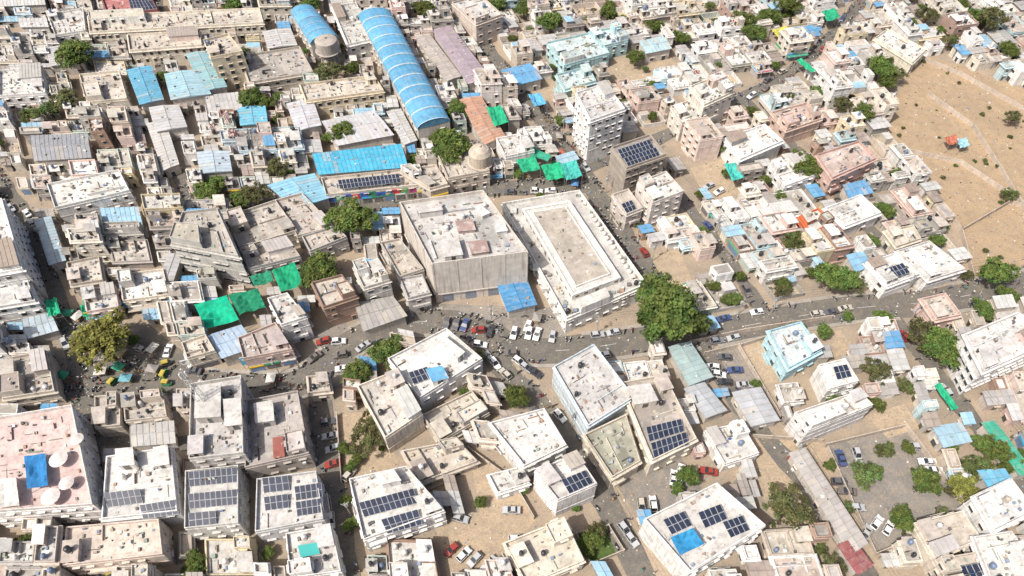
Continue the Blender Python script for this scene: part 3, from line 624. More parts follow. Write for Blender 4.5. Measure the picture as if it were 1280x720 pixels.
def hoard(a,b,z0,z1,n,name='advertising_hoarding'):
    A=U(*a);B=U(*b); l=dist(A,B); t=((B[0]-A[0])/l,(B[1]-A[1])/l); nn=(t[1],-t[0]); mb=MB(); sp=l/n
    for k in range(n):
        c=jit(R.choice(SIGN)); s0=k*sp+.1;s1=(k+1)*sp-.1; za=z0+R.uniform(0,.4); zb=z1+R.uniform(-.5,.5)
        wbox(mb,A,t,nn,s0,s1,za,zb,0,.12,PAINT,c,True); c2=R.choice([(.7,.7,.67),(.7,.6,.1),(.05,.05,.1)])
        wbox(mb,A,t,nn,s0+.3,s1-.5,zb-.9,zb-.5,.12,.135,PAINT,c2); wbox(mb,A,t,nn,s0+.3,s0+(s1-s0)*.5,zb-1.4,zb-1.15,.12,.135,PAINT,c2)
        for s in (s0+.2,s1-.2): wbox(mb,A,t,nn,s-.04,s+.04,0,za,.02,.1,METAL,(.3,.3,.3))
    mb.obj(name)
hoard((412,260),(532,246),2.4,4.6,12); hoard((306,462),(368,449),2.2,5.4,5); hoard((112,402),(150,395),2.3,4.2,4); hoard((156,390),(214,382),2.3,4.2,6); hoard((312,352),(345,344),3,5.5,3); hoard((545,237),(625,228),2,4,7); hoard((232,463),(262,456),2.2,4.2,3)
# ------------------------------------------------------------ trees
def tree_mesh(seed,flat_=.75,sparse=1.0,col=(.092,.14,.036)):
    r=random.Random(seed); mb=MB(); bark=(.16,.12,.09); ch=4.6; cl=[]; lobes=[(0,0,.3,2.2)]
    for i in range(8):
        a=i*.785+r.uniform(-.4,.4); d=r.uniform(1.2,2.5); lobes.append((d*math.cos(a),d*math.sin(a),r.uniform(-.8,.9),r.uniform(1.1,1.8)))
    for _ in range(int(130*sparse)):
        lx,ly,lz,lr=r.choice(lobes)
        a=r.uniform(0,6.283); z=r.uniform(-.5,1); q=math.sqrt(max(0,1-z*z)); k=lr*r.uniform(.6,1.08)
        cl.append((lx+k*q*math.cos(a),ly+k*q*math.sin(a),ch+lz*flat_+k*z*flat_))
    pts=[(0,0,0),(r.uniform(-.2,.2),r.uniform(-.2,.2),1.4),(r.uniform(-.3,.3),r.uniform(-.3,.3),2.6)]
    mb.tube(pts[0],pts[1],.34,.26,WALL,bark,8); mb.tube(pts[1],pts[2],.26,.2,WALL,bark,8)
    for lx,ly,lz,lr in lobes:
        m=(lx*.5,ly*.5,3.3+lz*.2); mb.tube(pts[2],m,.15,.1,WALL,bark,5); mb.tube(m,(lx,ly,ch+lz*flat_),.1,.04,WALL,bark,5)
    for cx,cy,cz in cl:
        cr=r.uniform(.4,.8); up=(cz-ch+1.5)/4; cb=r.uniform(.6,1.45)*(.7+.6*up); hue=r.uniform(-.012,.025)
        for _ in range(46):
            d=Vector((r.gauss(0,1),r.gauss(0,1),r.gauss(0,.7))).normalized()*cr*r.uniform(.2,1.1)
            p=Vector((cx,cy,cz))+d; s=r.uniform(.11,.22)
            n=Vector((r.gauss(0,.6),r.gauss(0,.6),1))+d*.5; n.normalize(); u=n.orthogonal().normalized(); w=n.cross(u); an=r.uniform(0,6.28)
            u,w=u*math.cos(an)+w*math.sin(an),w*math.cos(an)-u*math.sin(an)
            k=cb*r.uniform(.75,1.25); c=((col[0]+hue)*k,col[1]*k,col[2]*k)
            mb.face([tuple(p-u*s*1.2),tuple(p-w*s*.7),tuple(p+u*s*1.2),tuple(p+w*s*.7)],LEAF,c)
    return mb.mesh('tree_mesh')
TR=[tree_mesh(i) for i in range(1,5)]
TRY=[tree_mesh(21,col=(.20,.225,.05)),tree_mesh(22,sparse=.9,col=(.20,.215,.055))]
TRS=[tree_mesh(31,sparse=.5,col=(.12,.135,.055)),tree_mesh(32,sparse=.65,col=(.10,.135,.045))]
TL=[(120,420,40,1),(92,66,24,0),(80,122,20,2),(60,138,16,2),(258,236,18,0),(312,122,18,0),(328,126,14,0),(345,208,18,2),(318,241,20,2),(300,250,14,0),(428,165,17,0),(410,86,20,2),(437,270,29,0),(398,335,28,0),(565,180,27,0),(568,136,17,0),(552,172,16,0),
(482,436,23,0),(445,466,20,0),(458,545,24,2),(465,520,16,2),(832,388,44,0),(815,372,24,0),(860,400,24,0),(645,495,17,0),(860,595,14,0),(848,612,10,0),(240,706,18,0),(1045,345,24,0),(1068,350,18,2),(1160,415,24,2),(1180,432,26,0),(1200,448,20,0),(1097,462,20,2),(990,298,17,2),(1008,205,20,0),(1245,340,22,0),(1262,368,14,0),(1228,385,14,0),
(1088,592,22,2),(1157,600,20,0),(985,634,30,2),(1128,650,20,0),(1205,606,20,1),(1222,580,20,2),(1250,562,18,0),(1270,580,14,0),(1228,555,14,0),(688,26,16,0),(655,8,14,0),(760,15,12,0),(795,70,12,0),(932,22,16,0),(945,38,16,0),(962,18,16,0),(985,5,16,0),(1080,140,16,0),(1052,130,14,2),(1102,82,18,0),(1120,92,14,2),(1268,146,12,2),
(1105,395,13,0),(1262,240,11,2),(530,8,16,0),(385,4,15,0),(290,6,15,0),(437,655,10,0),(335,690,10,0),(28,682,16,0),(1042,706,16,2),(620,4,14,0),(1240,20,20,2),(1110,100,14,0),(600,628,9,0),(1160,18,14,2),(1190,50,12,2),(820,30,13,0),(850,45,12,0),(870,158,12,0),(905,182,11,0),(675,245,6,0),(10,640,14,0),(510,205,9,0),(270,228,14,0),
(715,470,7,0),(955,226,9,0),(975,245,9,0),(890,355,10,0),(1060,395,8,0),(1135,330,9,0),(35,140,14,2),(440,85,11,0),(205,95,10,0),(750,665,11,0),(735,690,10,0),(728,678,8,0),(1135,560,9,0),(655,612,7,0),(1110,560,9,2),(430,560,9,0),(432,625,9,0),(1180,640,10,2),(1025,685,10,2),(720,635,6,0),
(1220,20,14,0),(1262,60,14,0),(1200,5,12,0),(1140,28,10,0),(1020,115,10,0),(985,118,9,0),(1120,215,9,0),(1090,300,9,0),(1015,340,9,0),(925,345,8,0),(880,290,8,0),(1040,500,9,0),(945,480,8,0),(1130,480,11,2),(1100,505,10,0),(1060,635,9,2),(1190,560,9,0),(900,625,9,0),(700,150,8,0),(780,130,8,0),(815,105,9,0),(740,118,8,0)]
def put_tree(x,y,rad,kind):
    s=rad/3.7; ms=[TR,TRY,TRS][kind]
    inst(R.choice(ms),'neem_tree' if kind==0 else ('acacia_tree' if kind==2 else 'broadleaf_tree'),x,y,0,R.uniform(0,6.28),(s*R.uniform(.95,1.1),s*R.uniform(.95,1.1),s*R.uniform(.8,1.0)))
for x,y,rp,k in TL:
    m=mpp(x,y); rad=rp*m; c=U(x,y,rad*1.2); put_tree(c[0],c[1],rad,k)
    smark(block,c,(c[0]+.01,c[1]),2*max(1.5,rad*.55))
def tarp_obj(px,h,col,name='shade_cloth',n=8):
    mb=MB(); q=norm4([U(*p,h) for p in px]); tarpmesh(mb,q,h,col,R,0,n,.5); mb.obj(name); pmark(block,q)
GT=(.03,.34,.18); TQ=(.07,.40,.35)
for px,h,c in [([(243,381),(283,369),(299,400),(257,411)],5,(.015,.38,.22)),([(285,368),(322,361),(332,384),(299,393)],5,(.02,.20,.11)),([(340,338),(368,328),(380,356),(351,365)],7,(.02,.28,.14)),([(312,345),(338,338),(342,352),(318,358)],6,(.03,.22,.13)),([(608,134),(626,132),(636,152),(618,158)],7,GT),
 ([(645,200),(668,195),(676,212),(654,216)],5,GT),([(676,207),(700,202),(706,222),(684,226)],5,(.03,.38,.19)),([(700,205),(720,200),(728,220),(708,226)],5,TQ),([(660,180),(690,195),(684,202),(655,190)],5,(.05,.3,.2)),([(56,375),(70,372),(76,392),(60,396)],5,GT),
 ([(660,118),(675,116),(684,130),(668,133)],5,(.12,.36,.55)),([(905,205),(920,203),(930,222),(915,226)],5,TQ),([(995,75),(1002,73),(1020,88),(1014,91)],5,GT),([(1175,478),(1198,510),(1190,513),(1168,482)],4,GT),([(1028,14),(1044,10),(1050,22),(1034,27)],5,GT),([(100,382),(112,380),(116,394),(104,396)],4,GT),([(1180,172),(1194,168),(1198,178),(1186,182)],3.5,(.42,.15,.1)),([(1195,174),(1208,172),(1212,182),(1200,185)],3.2,(.3,.5,.58)),([(965,38),(982,32),(992,42),(975,49)],4,(.5,.46,.1))]:
    tarp_obj(px,h,c)
# ------------------------------------------------------------ filler town
def lot(P,reg):
    P=norm4(P); lu,lv=dims(P)
    if min(lu,lv)<2.2 or area(P)<9: return
    A=lu*lv; x=R.random(); yardp=reg.get('yard',.12)
    pmark(block,P); pmark(bld,P)
    if x<yardp and A>40:
        mb=MB(); P=inset(P,.15); I=inset(P,.2); wc=jit(R.choice(WC),.06); hh=R.uniform(1.4,2.3)
        mb.parapet(P,I,0,hh,wc)
        mb.prism(inset(P,.25),0,.06,ROOF,R.choice([(.45,.36,.255),(.40,.33,.255),(.34,.315,.28),(.46,.375,.265)]))
        if R.random()<.75:
            u=R.choice([.03,.55]); q=sub(P,u,.6,u+.4,.96); mb.prism(q,.06,2.7,WALL,jit(wc,.1),R.choice([ROOF,METAL]),jit(R.choice([RG,RT,(.45,.45,.45),LBLUE])))
            if R.random()<.5: q=sub(P,.03,.1,.25,.5); mb.prism(q,.06,2.4,WALL,jit(wc,.1),R.choice([ROOF,METAL]),jit(R.choice([RG,RT,(.35,.35,.35)])))
        for _ in range(int(A/3)):
            c=bil(P,R.uniform(.08,.9),R.uniform(.08,.9)); a=R.uniform(.1,.5); mb.prism([(c[0]-a,c[1]-a*.6),(c[0]+a,c[1]-a*.7),(c[0]+a*.9,c[1]+a),(c[0]-a,c[1]+a)],.06,R.uniform(.15,.8),WALL,jit(R.choice(JUNK),.1))
        mb.obj('walled_yard')
        for _ in range(R.choice([0,1,1,2])):
            c=bil(P,R.uniform(.2,.8),R.uniform(.2,.6)); put_tree(c[0],c[1],R.uniform(1.2,2.8),R.choice([0,0,2]))
        return
    if x<yardp+.08 or (A<24 and x<.5):
        col=R.choice([BLUE,LBLUE,(.46,.46,.45),(.40,.39,.38),(.40,.38,.36),(.5,.5,.49),(.3,.25,.22),(.33,.30,.27),(.36,.35,.34)])
        metal_hall(inset(P,.5),R.uniform(2.8,4.4),jit(col,.05),jit(R.choice(WC),.05))
    else:
        h=R.choices([3.0,5.5,8.2,10.6],reg.get('hw',[.42,.42,.14,.02]))[0]*R.uniform(.9,1.08)
        if A<35: h=min(h,5.6)
        wc=jit(R.choice(reg.get('wc',WC)),.07); rc=jit(R.choice(reg.get('rc',RC)),.07)
        near=False
        for q in P:
            c=cell(q[0],q[1]-2)
            if c and roadm[c]: near=True
        building(inset(P,R.uniform(.03,.35)),h,wc,rc,R.choice(['concrete_house','concrete_house','plastered_house']) if not near else 'shop_building',ph=R.uniform(.4,1.0),shop=near)
def fill(Q,reg):
    Q=[U(*q) for q in Q]
    def rec(u0,v0,u1,v1,tgt):
        P=sub(Q,u0,v0,u1,v1); lu,lv=dims(P)
        n=max(3,min(16,int(max(lu,lv)/1.5))); hit=0
        for i in range(n):
            for j in range(n):
                x,y=bil(P,(i+.5)/n,(j+.5)/n)
                if isb(x,y,block): hit+=1
        f=hit/(n*n)
        if f>.93: return
        if max(lu,lv)>tgt or (f>.06 and max(lu,lv)>4.6):
            s=R.uniform(.36,.64); t=R.uniform(8,16); al=reg.get('alley',2.4)
            if lu>=lv:
                g=(al/lu/2 if lu>45 else 0)*(u1-u0); um=u0+(u1-u0)*s
                rec(u0,v0,um-g,v1,t if lu<40 else tgt); rec(um+g,v0,u1,v1,t if lu<40 else tgt)
            else:
                g=(al/lv/2 if lv>45 else 0)*(v1-v0); vm=v0+(v1-v0)*s
                rec(u0,v0,u1,vm-g,t if lv<40 else tgt); rec(u0,vm+g,u1,v1,t if lv<40 else tgt)
            return
        if f>.12 or R.random()<reg.get('empty',.04): return
        lot(P,reg)
    rec(0,0,1,1,14)
WCR=[(.74,.725,.70)]*6+[(.66,.60,.52)]*3+[(.55,.48,.41)]*3+[(.60,.46,.41),(.63,.52,.47),(.47,.60,.63),(.40,.28,.23),(.44,.42,.39),(.35,.32,.29),(.62,.54,.39)]
RCR=[(.67,.66,.635)]*4+[(.58,.56,.53)]*4+[(.50,.455,.395)]*4+[(.41,.38,.345)]*4+[(.50,.42,.37),(.32,.30,.275)]
fill([(-10,500),(385,500),(425,780),(-60,780)],{'hw':[.35,.42,.2,.03]})
fill([(435,400),(600,435),(795,780),(430,780)],{'yard':.2})
fill([(690,442),(1340,372),(1500,770),(800,790)],{'yard':.34,'wc':WCR,'rc':RCR,'hw':[.62,.32,.06,0],'empty':.08})
fill([(50,272),(500,258),(520,430),(100,460)],{'yard':.05})
fill([(-160,272),(30,272),(85,500),(-200,510)],{'yard':.05})
fill([(-180,-70),(470,-70),(530,245),(-90,280)],{'yard':.1,'hw':[.5,.4,.1,0]})
fill([(450,-70),(530,-70),(745,232),(520,248)],{'yard':.05})
fill([(555,-50),(1180,-120),(1590,260),(850,400)],{'yard':.26,'wc':WCR,'rc':RCR,'hw':[.58,.36,.06,0],'empty':.07})
fill([(-200,510),(-70,505),(-70,780),(-230,780)],{})
# ------------------------------------------------------------ vehicles
def car_mesh(col,kind=0):
    mb=MB(); L_=[3.7,4.2,3.9][kind]; wd=.82; zt=[1.5,1.45,1.8][kind]; hl=L_/2
    prof=[(-hl,.35),(-hl,.85),(-hl+.12,.98),(-hl*.15,1.0),(hl*.42,.98),(hl*.9,.80),(hl,.62),(hl,.35)]
    a=[(x,-wd,z) for x,z in prof];b=[(x,wd,z) for x,z in prof]; n=len(prof)
    for i in range(n):
        j=(i+1)%n; mb.face([a[i],a[j],b[j],b[i]],PAINT,col if i!=n-1 else (.05,.05,.05))
    mb.face(a[::-1],PAINT,col); mb.face(b,PAINT,col)
    rb=-hl+(.1 if kind!=1 else .75); rf=hl*.42; tb=rb+(.35 if kind!=1 else .5); tf=rf-.75
    B=[(rb,-wd+.05,.985),(rf,-wd+.05,.975),(rf,wd-.05,.975),(rb,wd-.05,.985)]; T=[(tb,-wd+.22,zt),(tf,-wd+.22,zt),(tf,wd-.22,zt),(tb,wd-.22,zt)]
    g=(.03,.035,.04)
    for i in range(4):
        j=(i+1)%4; mb.face([B[i],B[j],T[j],T[i]],GLASS,g)
    mb.face(T,PAINT,col)
    for s in (-1,1):
        for (p,q) in ((B[0],T[0]),(B[1],T[1])): mb.tube((p[0],s*abs(p[1])+s*.01,p[2]),(q[0],s*abs(q[1])+s*.01,q[2]),.05,.05,PAINT,col,4)
        m=(rb+rf)/2; mb.tube((m,s*(wd-.04),.98),((tb+tf)/2,s*(wd-.21),zt),.04,.04,PAINT,col,4)
        for x in (-hl*.62,hl*.64):
            K=12; P0=[(x+.32*math.cos(6.283*i/K),s*(wd-.2),.32+.32*math.sin(6.283*i/K)) for i in range(K)]; P1=[(px,s*(wd+.02),pz) for px,py,pz in P0]
            mb.ring([P0,P1],PAINT,(.02,.02,.02)); mb.face([(x+.18*math.cos(6.283*i/K),s*(wd+.03),.32+.18*math.sin(6.283*i/K)) for i in range(K)],METAL,(.45,.45,.45))
        mb.prism(sq(hl-.01,s*.62,.025,.16),.6,.74,PAINT,(.7,.7,.68)); mb.prism(sq(-hl+.01,s*.68,.025,.1),.65,.9,PAINT,(.4,.02,.02)); mb.prism(sq(rf-.27,s*(wd+.08),.08),.95,1.08,PAINT,col)
    mb.prism(sq(hl-.02,0,.07,.7),.3,.48,PAINT,(.05,.05,.05)); mb.prism(sq(-hl+.02,0,.07,.7),.3,.5,PAINT,(.05,.05,.05))
    return mb.mesh('car_mesh')
CC=[(.7,.7,.69)]*6+[(.40,.41,.42)]*4+[(.22,.23,.25),(.05,.05,.06),(.10,.10,.11),(.28,.04,.03),(.06,.09,.2),(.45,.42,.36),(.15,.13,.12)]
cu=sorted(set(CC)); CARS=[[car_mesh(c,k) for k in (0,1,2)] for c in cu]; CARW=[m for c in CC for m in CARS[cu.index(c)]]
def wheel(mb,x,y0,y1,z,r,k=10):
    P0=[(x+r*math.cos(6.283*i/k),y0,z+r*math.sin(6.283*i/k)) for i in range(k)]; P1=[(p[0],y1,p[2]) for p in P0]
    mb.ring([P0,P1],PAINT,(.02,.02,.02)); mb.face(P0[::-1],PAINT,(.03,.03,.03))
def bike_mesh(col):
    mb=MB()
    for x in (-.62,.62): wheel(mb,x,-.06,.06,.3,.3); mb.tube((x,-.08,.3),(x,.08,.3),.1,.1,METAL,(.4,.4,.4),6)
    mb.tube((.62,0,.3),(.42,0,.95),.04,.04,METAL,(.3,.3,.3)); mb.tube((.4,-.32,1.0),(.4,.32,1.0),.025,.025,PAINT,(.05,.05,.05))
    mb.ring([[(.35,-.1,.62),(.35,.1,.62),(.0,.12,.62),(.0,-.12,.62)],[(.38,-.14,.75),(.38,.14,.75),(-.02,.14,.75),(-.02,-.14,.75)],[(.25,-.08,.88),(.25,.08,.88),(0,.1,.84),(0,-.1,.84)]],PAINT,col)
    mb.ring([[(-.0,-.12,.68),(-.0,.12,.68),(-.75,.1,.74),(-.75,-.1,.74)],[(-.0,-.12,.80),(-.0,.12,.80),(-.75,.1,.86),(-.75,-.1,.86)]],PAINT,(.03,.03,.03))
    mb.prism(sq(.05,0,.2,.12),.25,.6,METAL,(.25,.25,.25)); mb.tube((-.1,.14,.28),(-.8,.16,.35),.05,.05,METAL,(.5,.5,.5),5)
    mb.prism(sq(-.7,0,.15,.08),.55,.72,PAINT,col); mb.cyl(.55,0,.85,.98,.09,PAINT,(.6,.6,.5),6)
    return mb.mesh('motorcycle_mesh')
BIKES=[bike_mesh(c) for c in [(.03,.03,.03),(.35,.03,.03),(.05,.08,.3),(.5,.5,.5),(.1,.1,.1),(.6,.6,.6)]]
def rick_mesh(c1,c2):
    mb=MB(); mb.prism([(-1.2,-.62),(.7,-.62),(1.3,-.3),(1.3,.3),(.7,.62),(-1.2,.62)],.3,.85,PAINT,c1); mb.prism([(-1.15,-.6),(.55,-.6),(.55,.6),(-1.15,.6)],1.55,1.72,CLOTH,c2); mb.prism(sq(-.3,0,.75,.5),1.72,1.8,CLOTH,c2)
    mb.face([(.55,-.6,1.6),(.55,.6,1.6),(1.1,.4,.85),(1.1,-.4,.85)],GLASS,(.05,.06,.07))
    mb.prism(sq(-1.05,0,.15,.6),.85,1.55,CLOTH,c2); mb.prism(sq(-.57,0,.27,.5),.85,1.0,PAINT,(.05,.05,.05))
    for s in (-.58,.58): mb.tube((.0,s,.85),(.0,s,1.56),.03,.03,PAINT,c1,4); mb.tube((.6,s*.9,.85),(.5,s,1.56),.03,.03,PAINT,c1,4)
    for x,y in ((-.8,-.6),(-.8,.52),(1.0,-.05)): wheel(mb,x,y,y+.1,.24,.24)
    return mb.mesh('auto_rickshaw_mesh')
RICK=[rick_mesh((.03,.2,.08),(.45,.37,.08)),rick_mesh((.05,.05,.05),(.42,.34,.08)),rick_mesh((.03,.22,.12),(.05,.24,.14)),rick_mesh((.5,.5,.48),(.1,.2,.4))]
def truck_mesh(c1,c2):
    mb=MB(); mb.prism([(1.3,-1),(2.6,-1),(2.9,-.8),(2.9,.8),(2.6,1),(1.3,1)],.5,1.5,PAINT,c1); mb.ring([[(1.4,-.98,1.5),(2.75,-.95,1.5),(2.75,.95,1.5),(1.4,.98,1.5)],[(1.5,-.85,2.2),(2.4,-.85,2.2),(2.4,.85,2.2),(1.5,.85,2.2)]],GLASS,(.04,.04,.05)); mb.prism(sq(1.95,0,.5,.88),2.2,2.3,PAINT,c1)
    mb.prism(sq(-.85,0,2.05,1.05),.8,.95,PAINT,(.15,.13,.1))
    for x0,y0,x1,y1 in ((-2.9,-1.05,1.2,-.98),(-2.9,.98,1.2,1.05),(-2.9,-.97,-2.82,.97),(1.1,-.97,1.19,.97)): mb.prism([(x0,y0),(x1,y0),(x1,y1),(x0,y1)],.95,1.75,PAINT,c2)
    for x in (-2.2,-1.3,2.0):
        for s in (-1.05,.8): wheel(mb,x,s,s+.28,.42,.42)
    return mb.mesh('truck_mesh')
TRK=[truck_mesh((.45,.28,.1),(.38,.14,.08)),truck_mesh((.6,.6,.58),(.15,.22,.34))]
def person_mesh(shirt,pants,stride=.2,arm=.1):
    me=bpy.data.meshes.new('p'); V=[(0,0,.95),(0,0,1.2),(0,0,1.42),(0,0,1.52),(0,.01,1.63),(0,.01,1.73),
      (0,.18,1.40),(arm,.24,1.15),(arm*2,.24,.9),(arm*2.2,.24,.8),(0,-.18,1.40),(-arm,-.24,1.15),(-arm*1.5,-.24,.9),(-arm*1.5,-.24,.8),
      (0,.09,.88),(stride*.6,.1,.48),(stride,.1,.07),(stride+.14,.1,.04),(0,-.09,.88),(-stride*.4,-.1,.48),(-stride,-.1,.09),(-stride+.14,-.1,.04)]
    E=[(0,1),(1,2),(2,3),(3,4),(4,5),(2,6),(6,7),(7,8),(8,9),(2,10),(10,11),(11,12),(12,13),(0,14),(14,15),(15,16),(16,17),(0,18),(18,19),(19,20),(20,21)]
    RD=[.15,.14,.15,.06,.10,.08,.07,.05,.035,.04,.07,.05,.035,.04,.10,.065,.045,.035,.10,.065,.045,.035]
    me.from_pydata(V,E,[]); o=bpy.data.objects.new('p',me); COL.objects.link(o); m=o.modifiers.new('s','SKIN')
    for i,rr in enumerate(RD): me.skin_vertices[0].data[i].radius=(rr,rr)
    me.skin_vertices[0].data[0].use_root=True
    dg=bpy.context.evaluated_depsgraph_get(); em=bpy.data.meshes.new_from_object(o.evaluated_get(dg))
    mb=MB(); vs=[tuple(v.co) for v in em.vertices]
    for p in em.polygons:
        c=p.center; z=c.z; col=pants if z<.95 else shirt
        if z>1.5: col=(.28,.16,.1) if (z<1.66 and c.x>-.02) else (.02,.02,.02)
        if abs(c.y)>.19 and z<1.1: col=(.28,.16,.1)
        if z<.08: col=(.05,.04,.03)
        mb.face([vs[i] for i in p.vertices],CLOTH,col)
    bpy.data.objects.remove(o); return mb.mesh('person_mesh')
PPL=[person_mesh(s,p,st) for s,p,st in [((.6,.6,.58),(.08,.08,.1),.2),((.15,.22,.4),(.1,.1,.12),.25),((.4,.08,.1),(.35,.06,.1),.08),((.45,.28,.1),(.4,.25,.1),.1),((.1,.1,.1),(.3,.28,.22),.2),((.55,.52,.44),(.55,.52,.44),.15),((.1,.3,.25),(.1,.25,.22),.1)]]
def stall_mesh(col,r):
    mb=MB(); q=sq(0,0,1.3,1)
    for p in q: mb.cyl(p[0],p[1],0,2.2,.04,METAL,(.3,.25,.2),5)
    mb.ring([[(x*1.15,y*1.15,2.15) for x,y in q],[(x*.15,y*.15,2.75) for x,y in q]],CLOTH,col)
    mb.prism(sq(0,0,1.2,.6),.7,.8,WALL,(.3,.2,.12),bottom=True)
    for x in (-1.1,1.1):
        for y in (-.5,.5): mb.cyl(x,y,0,.7,.04,WALL,(.3,.2,.12),4)
    for _ in range(14):
        x=r.uniform(-1.1,1.1);y=r.uniform(-.5,.5); mb.cyl(x,y,.8,r.uniform(.9,1.1),.14,CLOTH,r.choice([(.5,.28,.06),(.4,.06,.05),(.1,.25,.05),(.5,.46,.12)]),6)
    return mb.mesh('stall_mesh')
STL=[stall_mesh(c,R) for c in [(.10,.22,.42),(.38,.14,.1),(.48,.41,.24),(.58,.56,.52),(.06,.28,.18),(.16,.38,.45),(.38,.34,.29),(.55,.53,.5),(.3,.28,.26)]]
ncar=0
def park(x,y,rot):
    global ncar
    dx,dy=math.cos(rot)*2,math.sin(rot)*2
    if isb(x,y) or isb(x+dx,y+dy) or isb(x-dx,y-dy): return False
    inst(R.choice(CARW),'parked_car',x,y,.14,rot+(math.pi if R.random()<.5 else 0)); ncar+=1; return True
placed=[]
def okp(x,y,d):
    for a,b,c in placed:
        if (a-x)**2+(b-y)**2<((c+d)/2)**2: return False
    placed.append((x,y,d)); return True
def row(a,b,n,off,skip=.1):
    A=U(*a);B=U(*b); th=math.atan2(B[1]-A[1],B[0]-A[0]); n=int(n*1.1+.5)
    for i in range(n):
        if R.random()<skip: continue
        u=i/(max(1,n-1)); x=A[0]+(B[0]-A[0])*u+R.uniform(-.3,.3); y=A[1]+(B[1]-A[1])*u+R.uniform(-.3,.3)
        if okp(x,y,2.2): park(x,y,th+math.radians(off)+R.uniform(-.1,.1))
row((412,528),(418,582),6,90,0); row((402,418),(408,440),3,90); row((424,428),(432,470),5,80); row((565,690),(610,705),4,60); row((605,415),(690,422),9,80,.4); row((600,432),(640,442),3,10,.3); row((612,448),(632,470),4,0,0)
row((648,455),(668,468),3,0); row((800,633),(825,628),5,85,0); row((845,630),(862,640),3,70,0); row((905,448),(940,500),6,70); row((890,460),(905,480),3,60); row((925,505),(945,520),3,60); row((1095,655),(1108,662),3,80,0); row((1140,560),(1165,590),4,60)
row((1050,605),(1068,635),4,70); row((1050,575),(1080,570),4,80); row((1180,645),(1190,655),2,30); row((770,650),(790,675),3,0); row((885,235),(905,245),4,70); row((880,205),(905,200),3,80); row((562,600),(575,650),3,60); row((555,690),(568,684),1,0); row((640,405),(680,415),6,85,.4); row((870,560),(885,590),3,60); row((1020,395),(1055,388),3,0); row((1000,130),(1010,140),2,0); row((840,600),(850,590),2,30); row((430,590),(445,596),3,80);row((455,602),(470,598),2,0); row((560,405),(590,410),4,85,.4); row((1060,660),(1080,668),3,80); row((640,640),(648,675),3,80)
for q,w,crowd in RW:
    for k in range(1,len(q)-1):
        t=tang(q,k); th=math.atan2(t[1],t[0])
        at=lambda d,s=0:(q[k][0]-t[1]*d+t[0]*s,q[k][1]+t[0]*d+t[1]*s)
        for s in (-1,1):
            if w>3.6 and R.random()<.12+.05*(crowd<1):
                x,y=at(s*(w/2-1.0))
                if okp(x,y,4.4): park(x,y,th+R.uniform(-.1,.1))
            nb=crowd*1.0
            while R.random()<min(.75,nb):
                nb-=.35
                x,y=at(s*(w/2-R.uniform(.2,1.3)),R.uniform(-1.5,1.5))
                if not isb(x,y) and okp(x,y,.9): inst(R.choice(BIKES),'motorcycle',x,y,.14,th+R.choice([1.3,1.6,1.0,0.1])+R.uniform(-.3,.3))
            nb=crowd*.2
            while R.random()<min(.5,nb):
                nb-=.3
                x,y=at(R.uniform(-w/2,w/2),R.uniform(-1.5,1.5))
                if not isb(x,y) and okp(x,y,.5): inst(R.choice(PPL),'pedestrian',x,y,.13,R.uniform(0,6.28))
            if crowd>1.1 and R.random()<.13*crowd:
                x,y=at(s*(w/2-.6))
                if not isb(x,y) and okp(x,y,2.6): inst(R.choice(STL),'market_stall',x,y,.1,th+R.uniform(-.1,.1))
        if R.random()<.035*crowd+.01:
            x,y=at(R.choice([-1,1])*1.0)
            if not isb(x,y) and okp(x,y,3): inst(R.choice(RICK),'auto_rickshaw',x,y,.14,th)
for (x0,y0,x1,y1,nc,nb,npp,ns,nr) in [(82,440,165,492,12,35,5,26,9),(165,435,215,478,8,18,4,4,6),(70,385,110,430,2,10,3,9,3),(220,472,390,490,8,22,5,3,5),(560,395,690,425,4,20,5,2,2),(640,190,730,235,0,20,10,14,2),(660,150,720,185,1,25,10,6,1)]:
    for n_,ms,nm,d in ((ns,STL,'market_stall',2.6),(nr,RICK,'auto_rickshaw',3),(nc,CARW,'parked_car',4.0),(nb,BIKES,'motorcycle',.9),(npp,PPL,'pedestrian',.5)):
        for _ in range(n_):
            x,y=U(R.uniform(x0,x1),R.uniform(y0,y1))
            if not isb(x,y) and okp(x,y,d): inst(R.choice(ms),nm,x,y,.13,R.choice([.1,1.3,2.9])+R.uniform(-.3,.3))
for px,py,a in [(650,436,.1),(880,425,.2),(1010,640,2),(560,402,0)]:
    x,y=U(px,py)
    if okp(x,y,5): inst(R.choice(TRK),'truck',x,y,.14,a)
